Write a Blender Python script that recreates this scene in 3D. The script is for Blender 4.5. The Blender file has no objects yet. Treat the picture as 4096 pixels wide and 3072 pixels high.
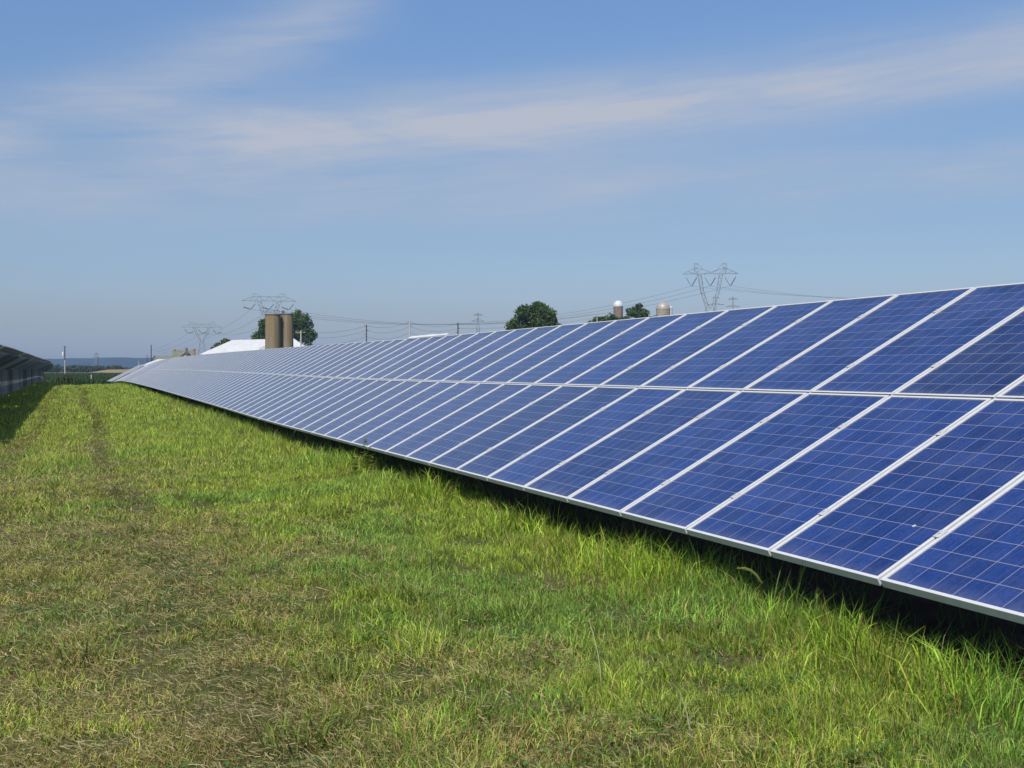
import bpy, bmesh, math, random
import numpy as np
from mathutils import Vector, Matrix, Quaternion

random.seed(7)
rng = np.random.default_rng(11)
scn = bpy.context.scene
COL = scn.collection
R = math.radians

# ------------------------------------------------------------------ camera
F4 = 4572.74                      # focal length in pixels of the 4096 px wide photograph
YAW, PITCH, EYE = 0.3678, 0.01194, 1.50
cam_data = bpy.data.cameras.new("camera")
cam = bpy.data.objects.new("camera", cam_data)
COL.objects.link(cam)
cam.location = (0, 0, EYE)
cam.rotation_euler = (math.pi / 2 - PITCH, 0, -YAW)
cam_data.sensor_width = 36.0
cam_data.lens = 36.0 * F4 / 4096.0
cam_data.clip_start = 0.1
cam_data.clip_end = 30000.0
scn.camera = cam

# ------------------------------------------------------------------ sun and sky
EL, AZOFF = R(52), R(50)
S = Vector((-math.cos(EL) * math.cos(AZOFF), -math.cos(EL) * math.sin(AZOFF), math.sin(EL)))
sun_l = bpy.data.lights.new("sun", 'SUN')
sun_l.energy = 5.0
sun_l.angle = R(0.5)
sun_l.color = (1.0, 0.95, 0.87)
sun = bpy.data.objects.new("sun", sun_l)
COL.objects.link(sun)
sun.rotation_euler = S.to_track_quat('Z', 'Y').to_euler()
sun.location = (0, 0, 50)
EXPOSURE = 0.0
scn.view_settings.view_transform = 'Standard'
scn.view_settings.look = 'None'
scn.view_settings.exposure = EXPOSURE
scn.view_settings.gamma = 1.0
scn.view_settings.use_curve_mapping = False


class NT:
    """small helper to write node trees"""
    def __init__(self, tree):
        self.t = tree; self.n = tree.nodes; self.l = tree.links
    def new(self, kind, **kw):
        nd = self.n.new(kind)
        for k, v in kw.items():
            setattr(nd, k, v)
        return nd
    def put(self, sock, val):
        if isinstance(val, bpy.types.NodeSocket):
            self.l.new(val, sock)
        elif val is not None:
            sock.default_value = val
    def math(self, op, a, b=None, c=None, clamp=False):
        nd = self.new('ShaderNodeMath', operation=op, use_clamp=clamp)
        for i, v in enumerate((a, b, c)):
            if v is not None:
                self.put(nd.inputs[i], v)
        return nd.outputs[0]
    def mix(self, fac, a, b, blend='MIX'):
        nd = self.new('ShaderNodeMix', data_type='RGBA', blend_type=blend)
        self.put(nd.inputs[0], fac)
        self.put(nd.inputs[6], (*a, 1) if isinstance(a, tuple) and len(a) == 3 else a)
        self.put(nd.inputs[7], (*b, 1) if isinstance(b, tuple) and len(b) == 3 else b)
        return nd.outputs[2]
    def noise(self, vec, scale, detail=4, rough=0.55, dist=0.0):
        nd = self.new('ShaderNodeTexNoise')
        self.put(nd.inputs['Vector'], vec)
        nd.inputs['Scale'].default_value = scale
        nd.inputs['Detail'].default_value = detail
        nd.inputs['Roughness'].default_value = rough
        nd.inputs['Distortion'].default_value = dist
        return nd.outputs[0]
    def ramp(self, fac, lo, hi, to0=0.0, to1=1.0, smooth=True):
        nd = self.new('ShaderNodeMapRange', interpolation_type='SMOOTHSTEP' if smooth else 'LINEAR')
        self.put(nd.inputs[0], fac)
        for i, v in enumerate((lo, hi, to0, to1)):
            self.put(nd.inputs[i + 1], v)
        return nd.outputs[0]
    def xyz(self, vec):
        nd = self.new('ShaderNodeSeparateXYZ'); self.put(nd.inputs[0], vec); return nd.outputs
    def vec(self, x, y, z):
        nd = self.new('ShaderNodeCombineXYZ')
        for i, v in enumerate((x, y, z)):
            self.put(nd.inputs[i], v)
        return nd.outputs[0]


world = bpy.data.worlds.new("World")
scn.world = world
world.use_nodes = True
wt = NT(world.node_tree)
wt.n.clear()
w_out = wt.new('ShaderNodeOutputWorld')
w_bg = wt.new('ShaderNodeBackground')
wt.l.new(w_bg.outputs[0], w_out.inputs[0])
SKY_STRENGTH = 0.12
w_bg.inputs[1].default_value = SKY_STRENGTH
sky = wt.new('ShaderNodeTexSky')
sky.sky_type = 'NISHITA'
sky.sun_disc = False
sky.sun_elevation = EL
sky.sun_rotation = math.atan2(S.x, S.y) % (2 * math.pi)
sky.altitude = 100
sky.air_density = 1.15
sky.dust_density = 1.6
sky.ozone_density = 2.2
wd = wt.new('ShaderNodeTexCoord').outputs['Generated']
sx, sy, sz = wt.xyz(wd)
w_az = wt.math('ARCTAN2', sx, sy)              # azimuth clockwise from the row direction
w_el = wt.math('ARCSINE', sz)
# cirrus: thin streaks whose amount is bounded by a few broad bands of the sky
wv = wt.vec(wt.math('MULTIPLY', w_az, 2.2), wt.math('MULTIPLY', w_el, 9.0), 0.3)
n1 = wt.noise(wv, 1.6, 6, 0.62, 0.6)
wv2 = wt.vec(wt.math('ADD', wt.math('MULTIPLY', w_az, 3.0), wt.math('MULTIPLY', w_el, -7.0)), wt.math('MULTIPLY', w_el, 22.0), 4.1)
n2 = wt.noise(wv2, 1.7, 7, 0.6, 0.3)


def band(el0, slope, az0, az1, width, soft=0.12):
    c = wt.math('ADD', wt.math('MULTIPLY', w_az, slope), el0)
    d = wt.math('DIVIDE', wt.math('SUBTRACT', w_el, c), width)
    g = wt.math('POWER', 2.718, wt.math('MULTIPLY', wt.math('MULTIPLY', d, d), -1.0))
    m = wt.math('MULTIPLY', wt.ramp(w_az, az0 - soft, az0 + soft), wt.ramp(w_az, az1 + soft, az1 - soft))
    return wt.math('MULTIPLY', g, m)


b1 = band(0.184, 0.082, 0.07, 1.4, 0.030, 0.08)           # long streak climbing to the right
b2 = band(0.214, 0.38, -0.6, 0.24, 0.027, 0.06)     # patch rising at the upper left
b3 = band(0.145, 0.020, -0.3, 1.0, 0.030, 0.2)      # faint low veil
b4 = band(0.300, 0.10, 0.50, 0.75, 0.012, 0.06)
b5 = band(0.196, 0.05, 0.02, 0.50, 0.026, 0.10)     # thickest part of the streak
lum = wt.math('ADD', wt.math('MULTIPLY', b1, 0.95), wt.math('MULTIPLY', b2, 0.72))
lum = wt.math('ADD', lum, wt.math('MULTIPLY', b3, 0.62))
lum = wt.math('ADD', lum, wt.math('MULTIPLY', b4, 0.8))
lum = wt.math('ADD', lum, wt.math('MULTIPLY', b5, 0.35))
wv3 = wt.vec(wt.math('ADD', wt.math('MULTIPLY', w_az, 5.0), wt.math('MULTIPLY', w_el, -16.0)), wt.math('ADD', wt.math('MULTIPLY', w_el, 46.0), wt.math('MULTIPLY', w_az, -4.5)), 9.7)
n3 = wt.noise(wv3, 2.0, 8, 0.66, 0.8)
tex = wt.math('ADD', wt.math('MULTIPLY', wt.ramp(n1, 0.25, 0.62), 0.55), wt.math('MULTIPLY', wt.ramp(n2, 0.36, 0.68), 0.40))
tex = wt.math('ADD', tex, wt.math('MULTIPLY', wt.ramp(n3, 0.36, 0.68), 0.26))
cl = wt.math('MULTIPLY', wt.math('MULTIPLY', lum, wt.math('ADD', tex, 0.20)), 0.80, clamp=True)
low = wt.mix(wt.ramp(w_el, 0.0, 0.17), (0.75, 0.81, 1.06, 1), (0.66, 0.755, 0.905, 1))
low = wt.mix(wt.ramp(w_el, -0.01, 0.05), (1.08, 1.24, 1.50, 1), low)
tint = wt.mix(wt.ramp(w_el, 0.12, 0.36), low, (0.80, 0.94, 1.13, 1))
sky_tint = wt.mix(1.0, sky.outputs[0], tint, 'MULTIPLY')
sky_mix = wt.mix(cl, sky_tint, (3.95, 4.30, 5.05, 1))
wt.l.new(sky_mix, w_bg.inputs[0])

# ------------------------------------------------------------------ helpers


def tag(o, label=None, cat=None, group=None, kind=None):
    if label: o['label'] = label
    if cat: o['category'] = cat
    if group: o['group'] = group
    if kind: o['kind'] = kind
    return o


def empty(name, loc=(0, 0, 0), label=None, cat=None, group=None, rz=0.0):
    o = bpy.data.objects.new(name, None)
    o.empty_display_size = 0.2
    COL.objects.link(o)
    o.location = loc
    o.rotation_euler = (0, 0, rz)
    return tag(o, label, cat, group)


def link(name, me, parent=None):
    o = bpy.data.objects.new(name, me)
    COL.objects.link(o)
    if parent: o.parent = parent
    return o


class MB:
    """collects shapes into one mesh"""
    def __init__(self): self.v = []; self.f = []; self.mi = []
    def poly(self, pts, m=0):
        i = len(self.v); self.v += [tuple(p) for p in pts]
        self.f.append(tuple(range(i, i + len(pts)))); self.mi.append(m)
    def box(self, a, b, m=0, mat=None):
        x0, y0, z0 = a; x1, y1, z1 = b
        p = [Vector(q) for q in ((x0, y0, z0), (x1, y0, z0), (x1, y1, z0), (x0, y1, z0), (x0, y0, z1), (x1, y0, z1), (x1, y1, z1), (x0, y1, z1))]
        if mat: p = [mat @ q for q in p]
        i = len(self.v); self.v += [tuple(q) for q in p]
        for q in ((0, 3, 2, 1), (4, 5, 6, 7), (0, 1, 5, 4), (1, 2, 6, 5), (2, 3, 7, 6), (3, 0, 4, 7)):
            self.f.append(tuple(i + k for k in q)); self.mi.append(m)
    def bar(self, a, b, r, r2=None, n=4, m=0, cap=True):
        a = Vector(a); b = Vector(b); d = b - a
        if d.length < 1e-6: return
        r2 = r if r2 is None else r2
        q = d.to_track_quat('Z', 'Y')
        i = len(self.v)
        for c, rr in ((a, r), (b, r2)):
            for k in range(n):
                t = 2 * math.pi * (k + 0.5) / n
                self.v.append(tuple(c + q @ Vector((rr * math.cos(t), rr * math.sin(t), 0))))
        for k in range(n):
            self.f.append((i + k, i + (k + 1) % n, i + n + (k + 1) % n, i + n + k)); self.mi.append(m)
        if cap:
            self.f.append(tuple(i + k for k in reversed(range(n)))); self.mi.append(m)
            self.f.append(tuple(i + n + k for k in range(n))); self.mi.append(m)
    def path(self, pts, r, n=4, m=0):
        for a, b in zip(pts[:-1], pts[1:]): self.bar(a, b, r, n=n, m=m)
    def lathe(self, prof, n=24, m=0, cx=0, cy=0):
        i = len(self.v)
        for r, z in prof:
            for k in range(n):
                t = 2 * math.pi * k / n
                self.v.append((cx + r * math.cos(t), cy + r * math.sin(t), z))
        for j in range(len(prof) - 1):
            for k in range(n):
                a = i + j * n
                self.f.append((a + k, a + (k + 1) % n, a + n + (k + 1) % n, a + n + k)); self.mi.append(m)
    def build(self, name, mats, parent=None, smooth=False):
        me = bpy.data.meshes.new(name)
        me.from_pydata(self.v, [], self.f)
        for mt in (mats if isinstance(mats, (list, tuple)) else [mats]): me.materials.append(mt)
        if any(self.mi): me.polygons.foreach_set('material_index', self.mi)
        if smooth: me.polygons.foreach_set('use_smooth', [True] * len(me.polygons))
        me.update()
        return link(name, me, parent)


def np_mesh(name, verts, loops, starts, totals, mat, colors=None, parent=None):
    """verts (n,3), flat loops, per-vertex colours"""
    me = bpy.data.meshes.new(name)
    me.vertices.add(len(verts)); me.vertices.foreach_set('co', verts.astype(np.float32).ravel())
    me.loops.add(len(loops)); me.loops.foreach_set('vertex_index', loops.astype(np.int32))
    me.polygons.add(len(starts))
    me.polygons.foreach_set('loop_start', starts.astype(np.int32))
    me.polygons.foreach_set('loop_total', totals.astype(np.int32))
    if colors is not None:
        ca = me.color_attributes.new('Col', 'FLOAT_COLOR', 'POINT')
        c4 = np.ones((len(verts), 4), np.float32); c4[:, :3] = colors
        ca.data.foreach_set('color', c4.ravel())
    me.materials.append(mat)
    me.update(calc_edges=True)
    return link(name, me, parent)


def principled(name, color, rough=0.6, metal=0.0, spec=None):
    m = bpy.data.materials.new(name); m.use_nodes = True
    t = NT(m.node_tree)
    b = t.n['Principled BSDF']
    b.inputs['Base Color'].default_value = (*color, 1)
    b.inputs['Roughness'].default_value = rough
    b.inputs['Metallic'].default_value = metal
    if spec is not None: b.inputs['Specular IOR Level'].default_value = spec
    return m, t, b


def mottled(name, c1, c2, scale, rough=0.7, metal=0.0, bump=0.0, stretch=(1, 1, 1)):
    m, t, b = principled(name, c1, rough, metal)
    tc = t.new('ShaderNodeTexCoord').outputs['Object']
    mp = t.new('ShaderNodeMapping'); t.l.new(tc, mp.inputs[0]); mp.inputs['Scale'].default_value = stretch
    n = t.noise(mp.outputs[0], scale, 5, 0.6)
    t.l.new(t.mix(t.ramp(n, 0.32, 0.68), c1, c2), b.inputs['Base Color'])
    if bump:
        bp = t.new('ShaderNodeBump'); bp.inputs['Strength'].default_value = bump
        t.l.new(n, bp.inputs['Height']); t.l.new(bp.outputs[0], b.inputs['Normal'])
    return m


def leaf_mat(name, trans=0.35, rough=0.55):
    m = bpy.data.materials.new(name); m.use_nodes = True
    t = NT(m.node_tree); b = t.n['Principled BSDF']; out = t.n['Material Output']
    ca = t.new('ShaderNodeVertexColor'); ca.layer_name = 'Col'
    t.l.new(ca.outputs[0], b.inputs['Base Color'])
    b.inputs['Roughness'].default_value = rough
    b.inputs['Specular IOR Level'].default_value = 0.25
    tr = t.new('ShaderNodeBsdfTranslucent'); t.l.new(ca.outputs[0], tr.inputs[0])
    mx = t.new('ShaderNodeMixShader'); mx.inputs[0].default_value = trans
    t.l.new(b.outputs[0], mx.inputs[1]); t.l.new(tr.outputs[0], mx.inputs[2]); t.l.new(mx.outputs[0], out.inputs[0])
    return m


RC = cam.rotation_euler.to_matrix()


def at(px, py, depth):
    """world point seen at a pixel of the photograph, depth metres down the view axis"""
    return Vector((0, 0, EYE)) + RC @ Vector(((px - 2048) / F4 * depth, -(py - 1536) / F4 * depth, -depth))


def proj(p):
    q = RC.transposed() @ (Vector(p) - Vector((0, 0, EYE)))
    if q.z > -0.05: return None
    return (2048 + F4 * q.x / -q.z, 1536 - F4 * q.y / -q.z)


# ------------------------------------------------------------------ terrain
_gy = np.arange(-400, 9000, 1.0)
_gz = np.interp(_gy, [-400, 0, 25, 36, 49, 61, 73, 85, 101, 111, 125, 132, 145, 175, 400, 540, 800, 1500, 9000],
                [0, 0, 0, .08, .14, .20, .235, .255, .23, .12, -.10, -.36, -0.9, -1.75, -1.8, -1.5, 0.3, -1.0, -10.0])
_k = np.exp(-0.5 * (np.arange(-9, 10) / 3.0) ** 2); _k /= _k.sum()
_gz = np.convolve(np.pad(_gz, 9, mode='edge'), _k, mode='valid')


def ground(x, y):
    y = np.asarray(y, float)
    far = np.clip((y - 55) / 60, 0, 1) * np.clip((210 - y) / 30, 0, 1)
    z = np.interp(y - 46 * far * np.clip((-1.3 - np.asarray(x, float)) / 2.0, 0, 1), _gy, _gz)
    lat = -0.11 * np.clip((1.5 - np.asarray(x, float)) / 3.5, 0, 1.6)
    near = np.clip((200 - np.asarray(y, float)) / 100, 0, 1)
    return z + lat * near


def vnoise(x, y, scale, seed):
    """smooth value noise 0..1"""
    g = np.random.default_rng(seed).random((256, 256))
    x = np.asarray(x) * scale; y = np.asarray(y) * scale
    xi = np.floor(x).astype(int); yi = np.floor(y).astype(int)
    fx = x - xi; fy = y - yi
    fx = fx * fx * (3 - 2 * fx); fy = fy * fy * (3 - 2 * fy)
    a = g[xi % 256, yi % 256]; b = g[(xi + 1) % 256, yi % 256]
    c = g[xi % 256, (yi + 1) % 256]; d = g[(xi + 1) % 256, (yi + 1) % 256]
    return (a * (1 - fx) + b * fx) * (1 - fy) + (c * (1 - fx) + d * fx) * fy


def fbm(x, y, scale, seed):
    return (vnoise(x, y, scale, seed) + 0.5 * vnoise(x, y, scale * 2.1, seed + 1) + 0.25 * vnoise(x, y, scale * 4.3, seed + 2)) / 1.75


def lump(x, y):
    return 0.07 * (fbm(x, y, 1.3, 5) - 0.5) + 0.05 * (vnoise(x, y, 4.5, 15) - 0.5)


m_ground, t, b = principled('ground_soil', (0.1, 0.1, 0.03), 0.95, 0, 0.1)
geo = t.new('ShaderNodeNewGeometry').outputs['Position']
gx, gy_, gz_ = t.xyz(geo)
nA = t.noise(geo, 0.55, 5, 0.6); nB = t.noise(geo, 9.0, 5, 0.65); nC = t.noise(geo, 60.0, 3, 0.6)
green = t.mix(nB, (0.04, 0.06, 0.014), (0.10, 0.12, 0.028))
dry = t.mix(nC, (0.06, 0.045, 0.024), (0.19, 0.145, 0.075))
dryness = t.math('ADD', t.ramp(nA, 0.40, 0.66), t.math('MULTIPLY', t.ramp(gx, 2.6, -0.5), 0.25), clamp=True)
base = t.mix(t.math('MULTIPLY', dryness, t.ramp(nB, 0.35, 0.6)), green, dry)
soil = t.mix(nC, (0.028, 0.016, 0.010), (0.075, 0.042, 0.026))  # bare reddish soil, its colour kept extra dark to deepen the shade under the arrays
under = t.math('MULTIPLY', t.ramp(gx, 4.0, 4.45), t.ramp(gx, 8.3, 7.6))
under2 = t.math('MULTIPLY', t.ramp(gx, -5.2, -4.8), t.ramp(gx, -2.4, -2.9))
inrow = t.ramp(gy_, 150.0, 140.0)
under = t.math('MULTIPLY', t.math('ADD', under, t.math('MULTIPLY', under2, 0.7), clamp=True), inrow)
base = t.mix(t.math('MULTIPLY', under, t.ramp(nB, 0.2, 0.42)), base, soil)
farg = t.mix(t.noise(geo, 0.012, 4), (0.05, 0.085, 0.02), (0.11, 0.12, 0.04))
base = t.mix(t.ramp(gy_, 140.0, 190.0), base, farg)
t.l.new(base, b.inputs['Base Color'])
bp = t.new('ShaderNodeBump'); bp.inputs['Strength'].default_value = 0.8; bp.inputs['Distance'].default_value = 0.03
t.l.new(nC, bp.inputs['Height']); t.l.new(bp.outputs[0], b.inputs['Normal'])

xs = np.concatenate([[-3300, -2000, -1200, -500, -220, -100, -50, -30, -20, -14], np.arange(-10, 14.01, 0.125), [18, 25, 40, 70, 130, 260, 600, 1500, 2500, 3500]])
ys = np.concatenate([[-300, -100, -40, -15, -6], np.arange(-2, 20, 0.125), np.arange(20, 60, 0.8), np.arange(60, 190, 2.0), [200, 215, 240, 280, 340, 420, 520, 650, 800, 1000, 1500, 2200, 3500, 4400]])
GX, GY = np.meshgrid(xs, ys)
GZ = ground(GX, GY) + np.where((GY < 60) & (np.abs(GX) < 14), lump(GX, GY), 0)
nx, ny = len(xs), len(ys)
idx = (np.arange(ny - 1)[:, None] * nx + np.arange(nx - 1)[None, :]).ravel()
loops = np.stack([idx, idx + 1, idx + nx + 1, idx + nx], 1).ravel()
g_o = np_mesh('ground', np.stack([GX.ravel(), GY.ravel(), GZ.ravel()], 1), loops, np.arange(len(idx)) * 4, np.full(len(idx), 4), m_ground)
tag(g_o, kind='structure')
g_o.data.polygons.foreach_set('use_smooth', [True] * len(g_o.data.polygons))

# ------------------------------------------------------------------ solar arrays
BETA = 0.48356
CB, SB = math.cos(BETA), math.sin(BETA)
PW, PL, GAP, ROWL = 0.992, 1.955, 0.020, 1.975
PITCHW = 1.012
XB, ZB = 3.94157, EYE - 1.09309         # low edge of the right hand row (top surface, where the ground is at zero)
S0 = 26.14
LIP, DEEP, PROUD = 0.0215, 0.048, 0.008

m_alu, t, b = principled('frame_aluminium', (0.78, 0.78, 0.77), 0.42, 0.0)
tc = t.new('ShaderNodeTexCoord').outputs['Object']
t.l.new(t.mix(t.noise(tc, 25, 3), (0.44, 0.44, 0.435), (0.58, 0.58, 0.57)), b.inputs['Base Color'])
m_clamp = mottled('clamp_metal', (0.36, 0.36, 0.36), (0.48, 0.48, 0.47), 60, 0.45)
m_galv, t, b = principled('galvanised_steel', (0.4, 0.4, 0.42), 0.5, 0.3)
tc = t.new('ShaderNodeTexCoord').outputs['Object']
gv = t.mix(t.noise(tc, 9, 4), (0.30, 0.32, 0.34), (0.46, 0.48, 0.50))
gr = t.new('ShaderNodeObjectInfo').outputs['Random']
gs = t.new('ShaderNodeVectorMath', operation='SCALE'); t.l.new(gv, gs.inputs[0]); t.l.new(t.ramp(gr, 0, 1, 0.45, 1.5, False), gs.inputs['Scale'])
t.l.new(gs.outputs[0], b.inputs['Base Color'])
m_black = mottled('black_plastic', (0.012, 0.012, 0.012), (0.03, 0.03, 0.03), 30, 0.5)
m_back = mottled('backsheet', (0.32, 0.30, 0.27), (0.40, 0.375, 0.34), 8, 0.6)

m_cell, t, b = principled('silicon_cells', (0.02, 0.05, 0.2), 0.16)
tc = t.new('ShaderNodeTexCoord').outputs['Object']
ox, oy, oz = t.xyz(tc)
rnd = t.new('ShaderNodeObjectInfo').outputs['Random']
IW, IL = PW - 2 * LIP, PL - 2 * LIP
cu = t.math('MULTIPLY', t.math('ADD', ox, IW / 2), 6.0 / IW)
cv = t.math('MULTIPLY', t.math('ADD', oy, IL / 2), 12.0 / IL)
fu = t.math('FRACT', cu); fv = t.math('FRACT', cv)
du = t.math('ABSOLUTE', t.math('SUBTRACT', fu, 0.5)); dv = t.math('ABSOLUTE', t.math('SUBTRACT', fv, 0.5))
grid = t.math('MAXIMUM', t.math('GREATER_THAN', du, 0.4875), t.math('GREATER_THAN', dv, 0.4875))
bus = t.math('LESS_THAN', t.math('ABSOLUTE', t.math('SUBTRACT', du, 0.23)), 0.006)
wn = t.new('ShaderNodeTexWhiteNoise'); wn.noise_dimensions = '3D'
t.l.new(t.vec(t.math('FLOOR', cu), t.math('FLOOR', cv), t.math('MULTIPLY', rnd, 91.0)), wn.inputs['Vector'])
shift = t.vec(t.math('ADD', ox, t.math('MULTIPLY', rnd, 37.0)), oy, t.math('MULTIPLY', rnd, 13.0))
vor = t.new('ShaderNodeTexVoronoi'); vor.inputs['Scale'].default_value = 85.0; t.l.new(shift, vor.inputs['Vector'])
grain = t.xyz(vor.outputs['Color'])[0]
st = t.new('ShaderNodeMapping'); t.l.new(shift, st.inputs[0]); st.inputs['Scale'].default_value = (34, 5, 5)
streak = t.noise(st.outputs[0], 1.0, 4, 0.6)
blue = t.mix(wn.outputs[0], (0.0048, 0.019, 0.096), (0.0095, 0.034, 0.142))
blue = t.mix(t.math('MULTIPLY', wn.outputs[0], 0.25), blue, (0.016, 0.022, 0.11))
bright = t.math('ADD', t.math('MULTIPLY', grain, 0.5), t.math('MULTIPLY', streak, 0.7))
bright = t.math('ADD', bright, t.math('ADD', 0.20, t.math('MULTIPLY', rnd, 0.42)))
bl = t.new('ShaderNodeVectorMath', operation='SCALE'); t.l.new(blue, bl.inputs[0]); t.l.new(bright, bl.inputs['Scale'])
colr = t.mix(t.math('MULTIPLY', bus, 0.14), bl.outputs[0], (0.30, 0.31, 0.36))
colr = t.mix(t.math('MULTIPLY', grid, 0.70), colr, (0.32, 0.30, 0.34))
dust = t.math('MULTIPLY', t.ramp(t.noise(shift, 3.0, 4), 0.3, 0.8), 0.04)
edge = t.math('MULTIPLY', t.ramp(t.math('ADD', oy, t.math('MULTIPLY', t.noise(shift, 9.0, 3), 0.10)), -IL / 2 + 0.16, -IL / 2 + 0.02), 0.07)
mpd = t.new('ShaderNodeMapping'); t.l.new(shift, mpd.inputs[0]); mpd.inputs['Scale'].default_value = (26, 1.6, 5)
runs = t.math('MULTIPLY', t.ramp(t.noise(mpd.outputs[0], 1.0, 3, 0.6), 0.56, 0.74), 0.035)
dust = t.math('ADD', dust, t.math('ADD', edge, runs))
colr = t.mix(dust, colr, (0.5, 0.47, 0.42))
vd = t.new('ShaderNodeTexVoronoi'); vd.inputs['Scale'].default_value = 2.1; t.l.new(shift, vd.inputs['Vector'])
spot = t.math('LESS_THAN', vd.outputs['Distance'], t.math('MULTIPLY', t.ramp(t.xyz(vd.outputs['Color'])[1], 0.80, 1.0), 0.030))
colr = t.mix(t.math('MULTIPLY', spot, 0.8), colr, (0.55, 0.54, 0.50))
t.l.new(colr, b.inputs['Base Color'])
b.inputs['IOR'].default_value = 1.5
b.inputs['Sheen Weight'].default_value = 0.75
b.inputs['Sheen Roughness'].default_value = 0.18
b.inputs['Sheen Tint'].default_value = (1, 0.93, 0.83, 1)
t.l.new(t.ramp(t.noise(shift, 6.0, 3), 0.2, 0.8, 0.14, 0.26), b.inputs['Roughness'])


def frame_mesh():
    mb = MB(); w, l = PW / 2, PL / 2
    z0, z1 = -DEEP, 0.0
    mb.box((-w, -l, z0), (-w + LIP, l, z1)); mb.box((w - LIP, -l, z0), (w, l, z1))
    mb.box((-w + LIP, -l, z0), (w - LIP, -l + LIP, z1)); mb.box((-w + LIP, l - LIP, z0), (w - LIP, l, z1))
    return mb


def laminate_mesh():
    mb = MB(); w, l = IW / 2, IL / 2
    mb.box((-w, -l, -PROUD - 0.006), (w, l, -PROUD))
    mb.mi[0] = 1
    return mb


def clamp_mesh():
    mb = MB()
    mb.box((-0.024, -0.035, 0.0015), (0.024, 0.035, 0.006))
    mb.bar((0, 0, 0.006), (0, 0, 0.013), 0.007, n=6)
    return mb


def junction_mesh():
    mb = MB(); mb.box((-0.06, 0.62, -0.04), (0.06, 0.74, -0.0125))
    mb.path([(-0.05, 0.62, -0.03), (-0.15, 0.45, -0.05), (-0.3, 0.40, -0.03)], 0.004)
    mb.path([(0.05, 0.62, -0.03), (0.12, 0.42, -0.05), (0.3, 0.36, -0.03)], 0.004)
    return mb


fr0 = frame_mesh().build('frame', m_alu); fr_me = fr0.data
bv = bmesh.new(); bv.from_mesh(fr_me); bmesh.ops.bevel(bv, geom=list(bv.edges), offset=0.0016, segments=1, affect='EDGES'); bv.to_mesh(fr_me); bv.free()
la_me = laminate_mesh().build('laminate', [m_cell, m_back]).data
cl_me = clamp_mesh().build('clamp', m_clamp).data
jb_me = junction_mesh().build('junction_box', m_black).data
for o in list(COL.objects):
    if o.name in ('frame', 'laminate', 'clamp', 'junction_box'):
        bpy.data.objects.remove(o)

ONES = ['zeroth', 'first', 'second', 'third', 'fourth', 'fifth', 'sixth', 'seventh', 'eighth', 'ninth', 'tenth', 'eleventh', 'twelfth',
        'thirteenth', 'fourteenth', 'fifteenth', 'sixteenth', 'seventeenth', 'eighteenth', 'nineteenth']
TENS = {20: 'twenty', 30: 'thirty', 40: 'forty', 50: 'fifty', 60: 'sixty', 70: 'seventy', 80: 'eighty', 90: 'ninety'}


def ordinal(n):
    if n < 20: return ONES[n]
    if n % 10 == 0: return TENS[n][:-1] + 'ieth'
    return TENS[n - n % 10] + '-' + ONES[n % 10]


def panel_matrix(x_low, r, y, zoff=0.0):
    """panel of tier r (0 low, 1 high) whose centre is at y along the row"""
    d = r * ROWL + PL / 2
    xg = x_low + 1.75
    zc = float(ground(xg, y)) + zoff
    slope = float(ground(xg, y + 0.5) - ground(xg, y - 0.5))
    ex = Vector((0, -1, -slope)).normalized()
    ey = Vector((CB, 0, SB)); ey = (ey - ex * ey.dot(ex)).normalized()
    ez = ex.cross(ey)
    M = Matrix((ex, ey, ez)).transposed().to_4x4()
    M.translation = Vector((x_low + d * CB, y, ZB + d * SB + zc))
    return M


def make_panel(M, back=False, clamps=True):
    root = bpy.data.objects.new('solar_panel', None); root.empty_display_size = 0.2
    COL.objects.link(root); root.matrix_world = M
    link('frame', fr_me, root); link('laminate', la_me, root)
    if clamps:
        for yy in (-0.52, 0.50):
            c = link('clamp', cl_me, root); c.location = (-PW / 2 - GAP / 2, yy, 0)
    if back: link('junction_box', jb_me, root)
    return root


# divider positions along the row: table joints leave a wider gap
XL = XB - 9.84                               # low edge of the left hand row
ZL = 0.27                                    # and it stands a little taller
def column_positions(y_min, y_max, joint):
    cols = []
    y = S0 - 0.0
    k = 0
    # nearer than the first joint
    yy = S0
    while yy - PITCHW > y_min:
        cols.append((yy - PITCHW / 2, 0)); yy -= PITCHW
    # beyond it: tables of 21 columns, 9 cm apart
    yy = S0 + joint; tnum = 1; n = 0
    while yy + PITCHW < y_max:
        cols.append((yy + PITCHW / 2, tnum)); yy += PITCHW; n += 1
        if n == 21:
            n = 0; yy += joint; tnum += 1
    return sorted(cols)


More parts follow.
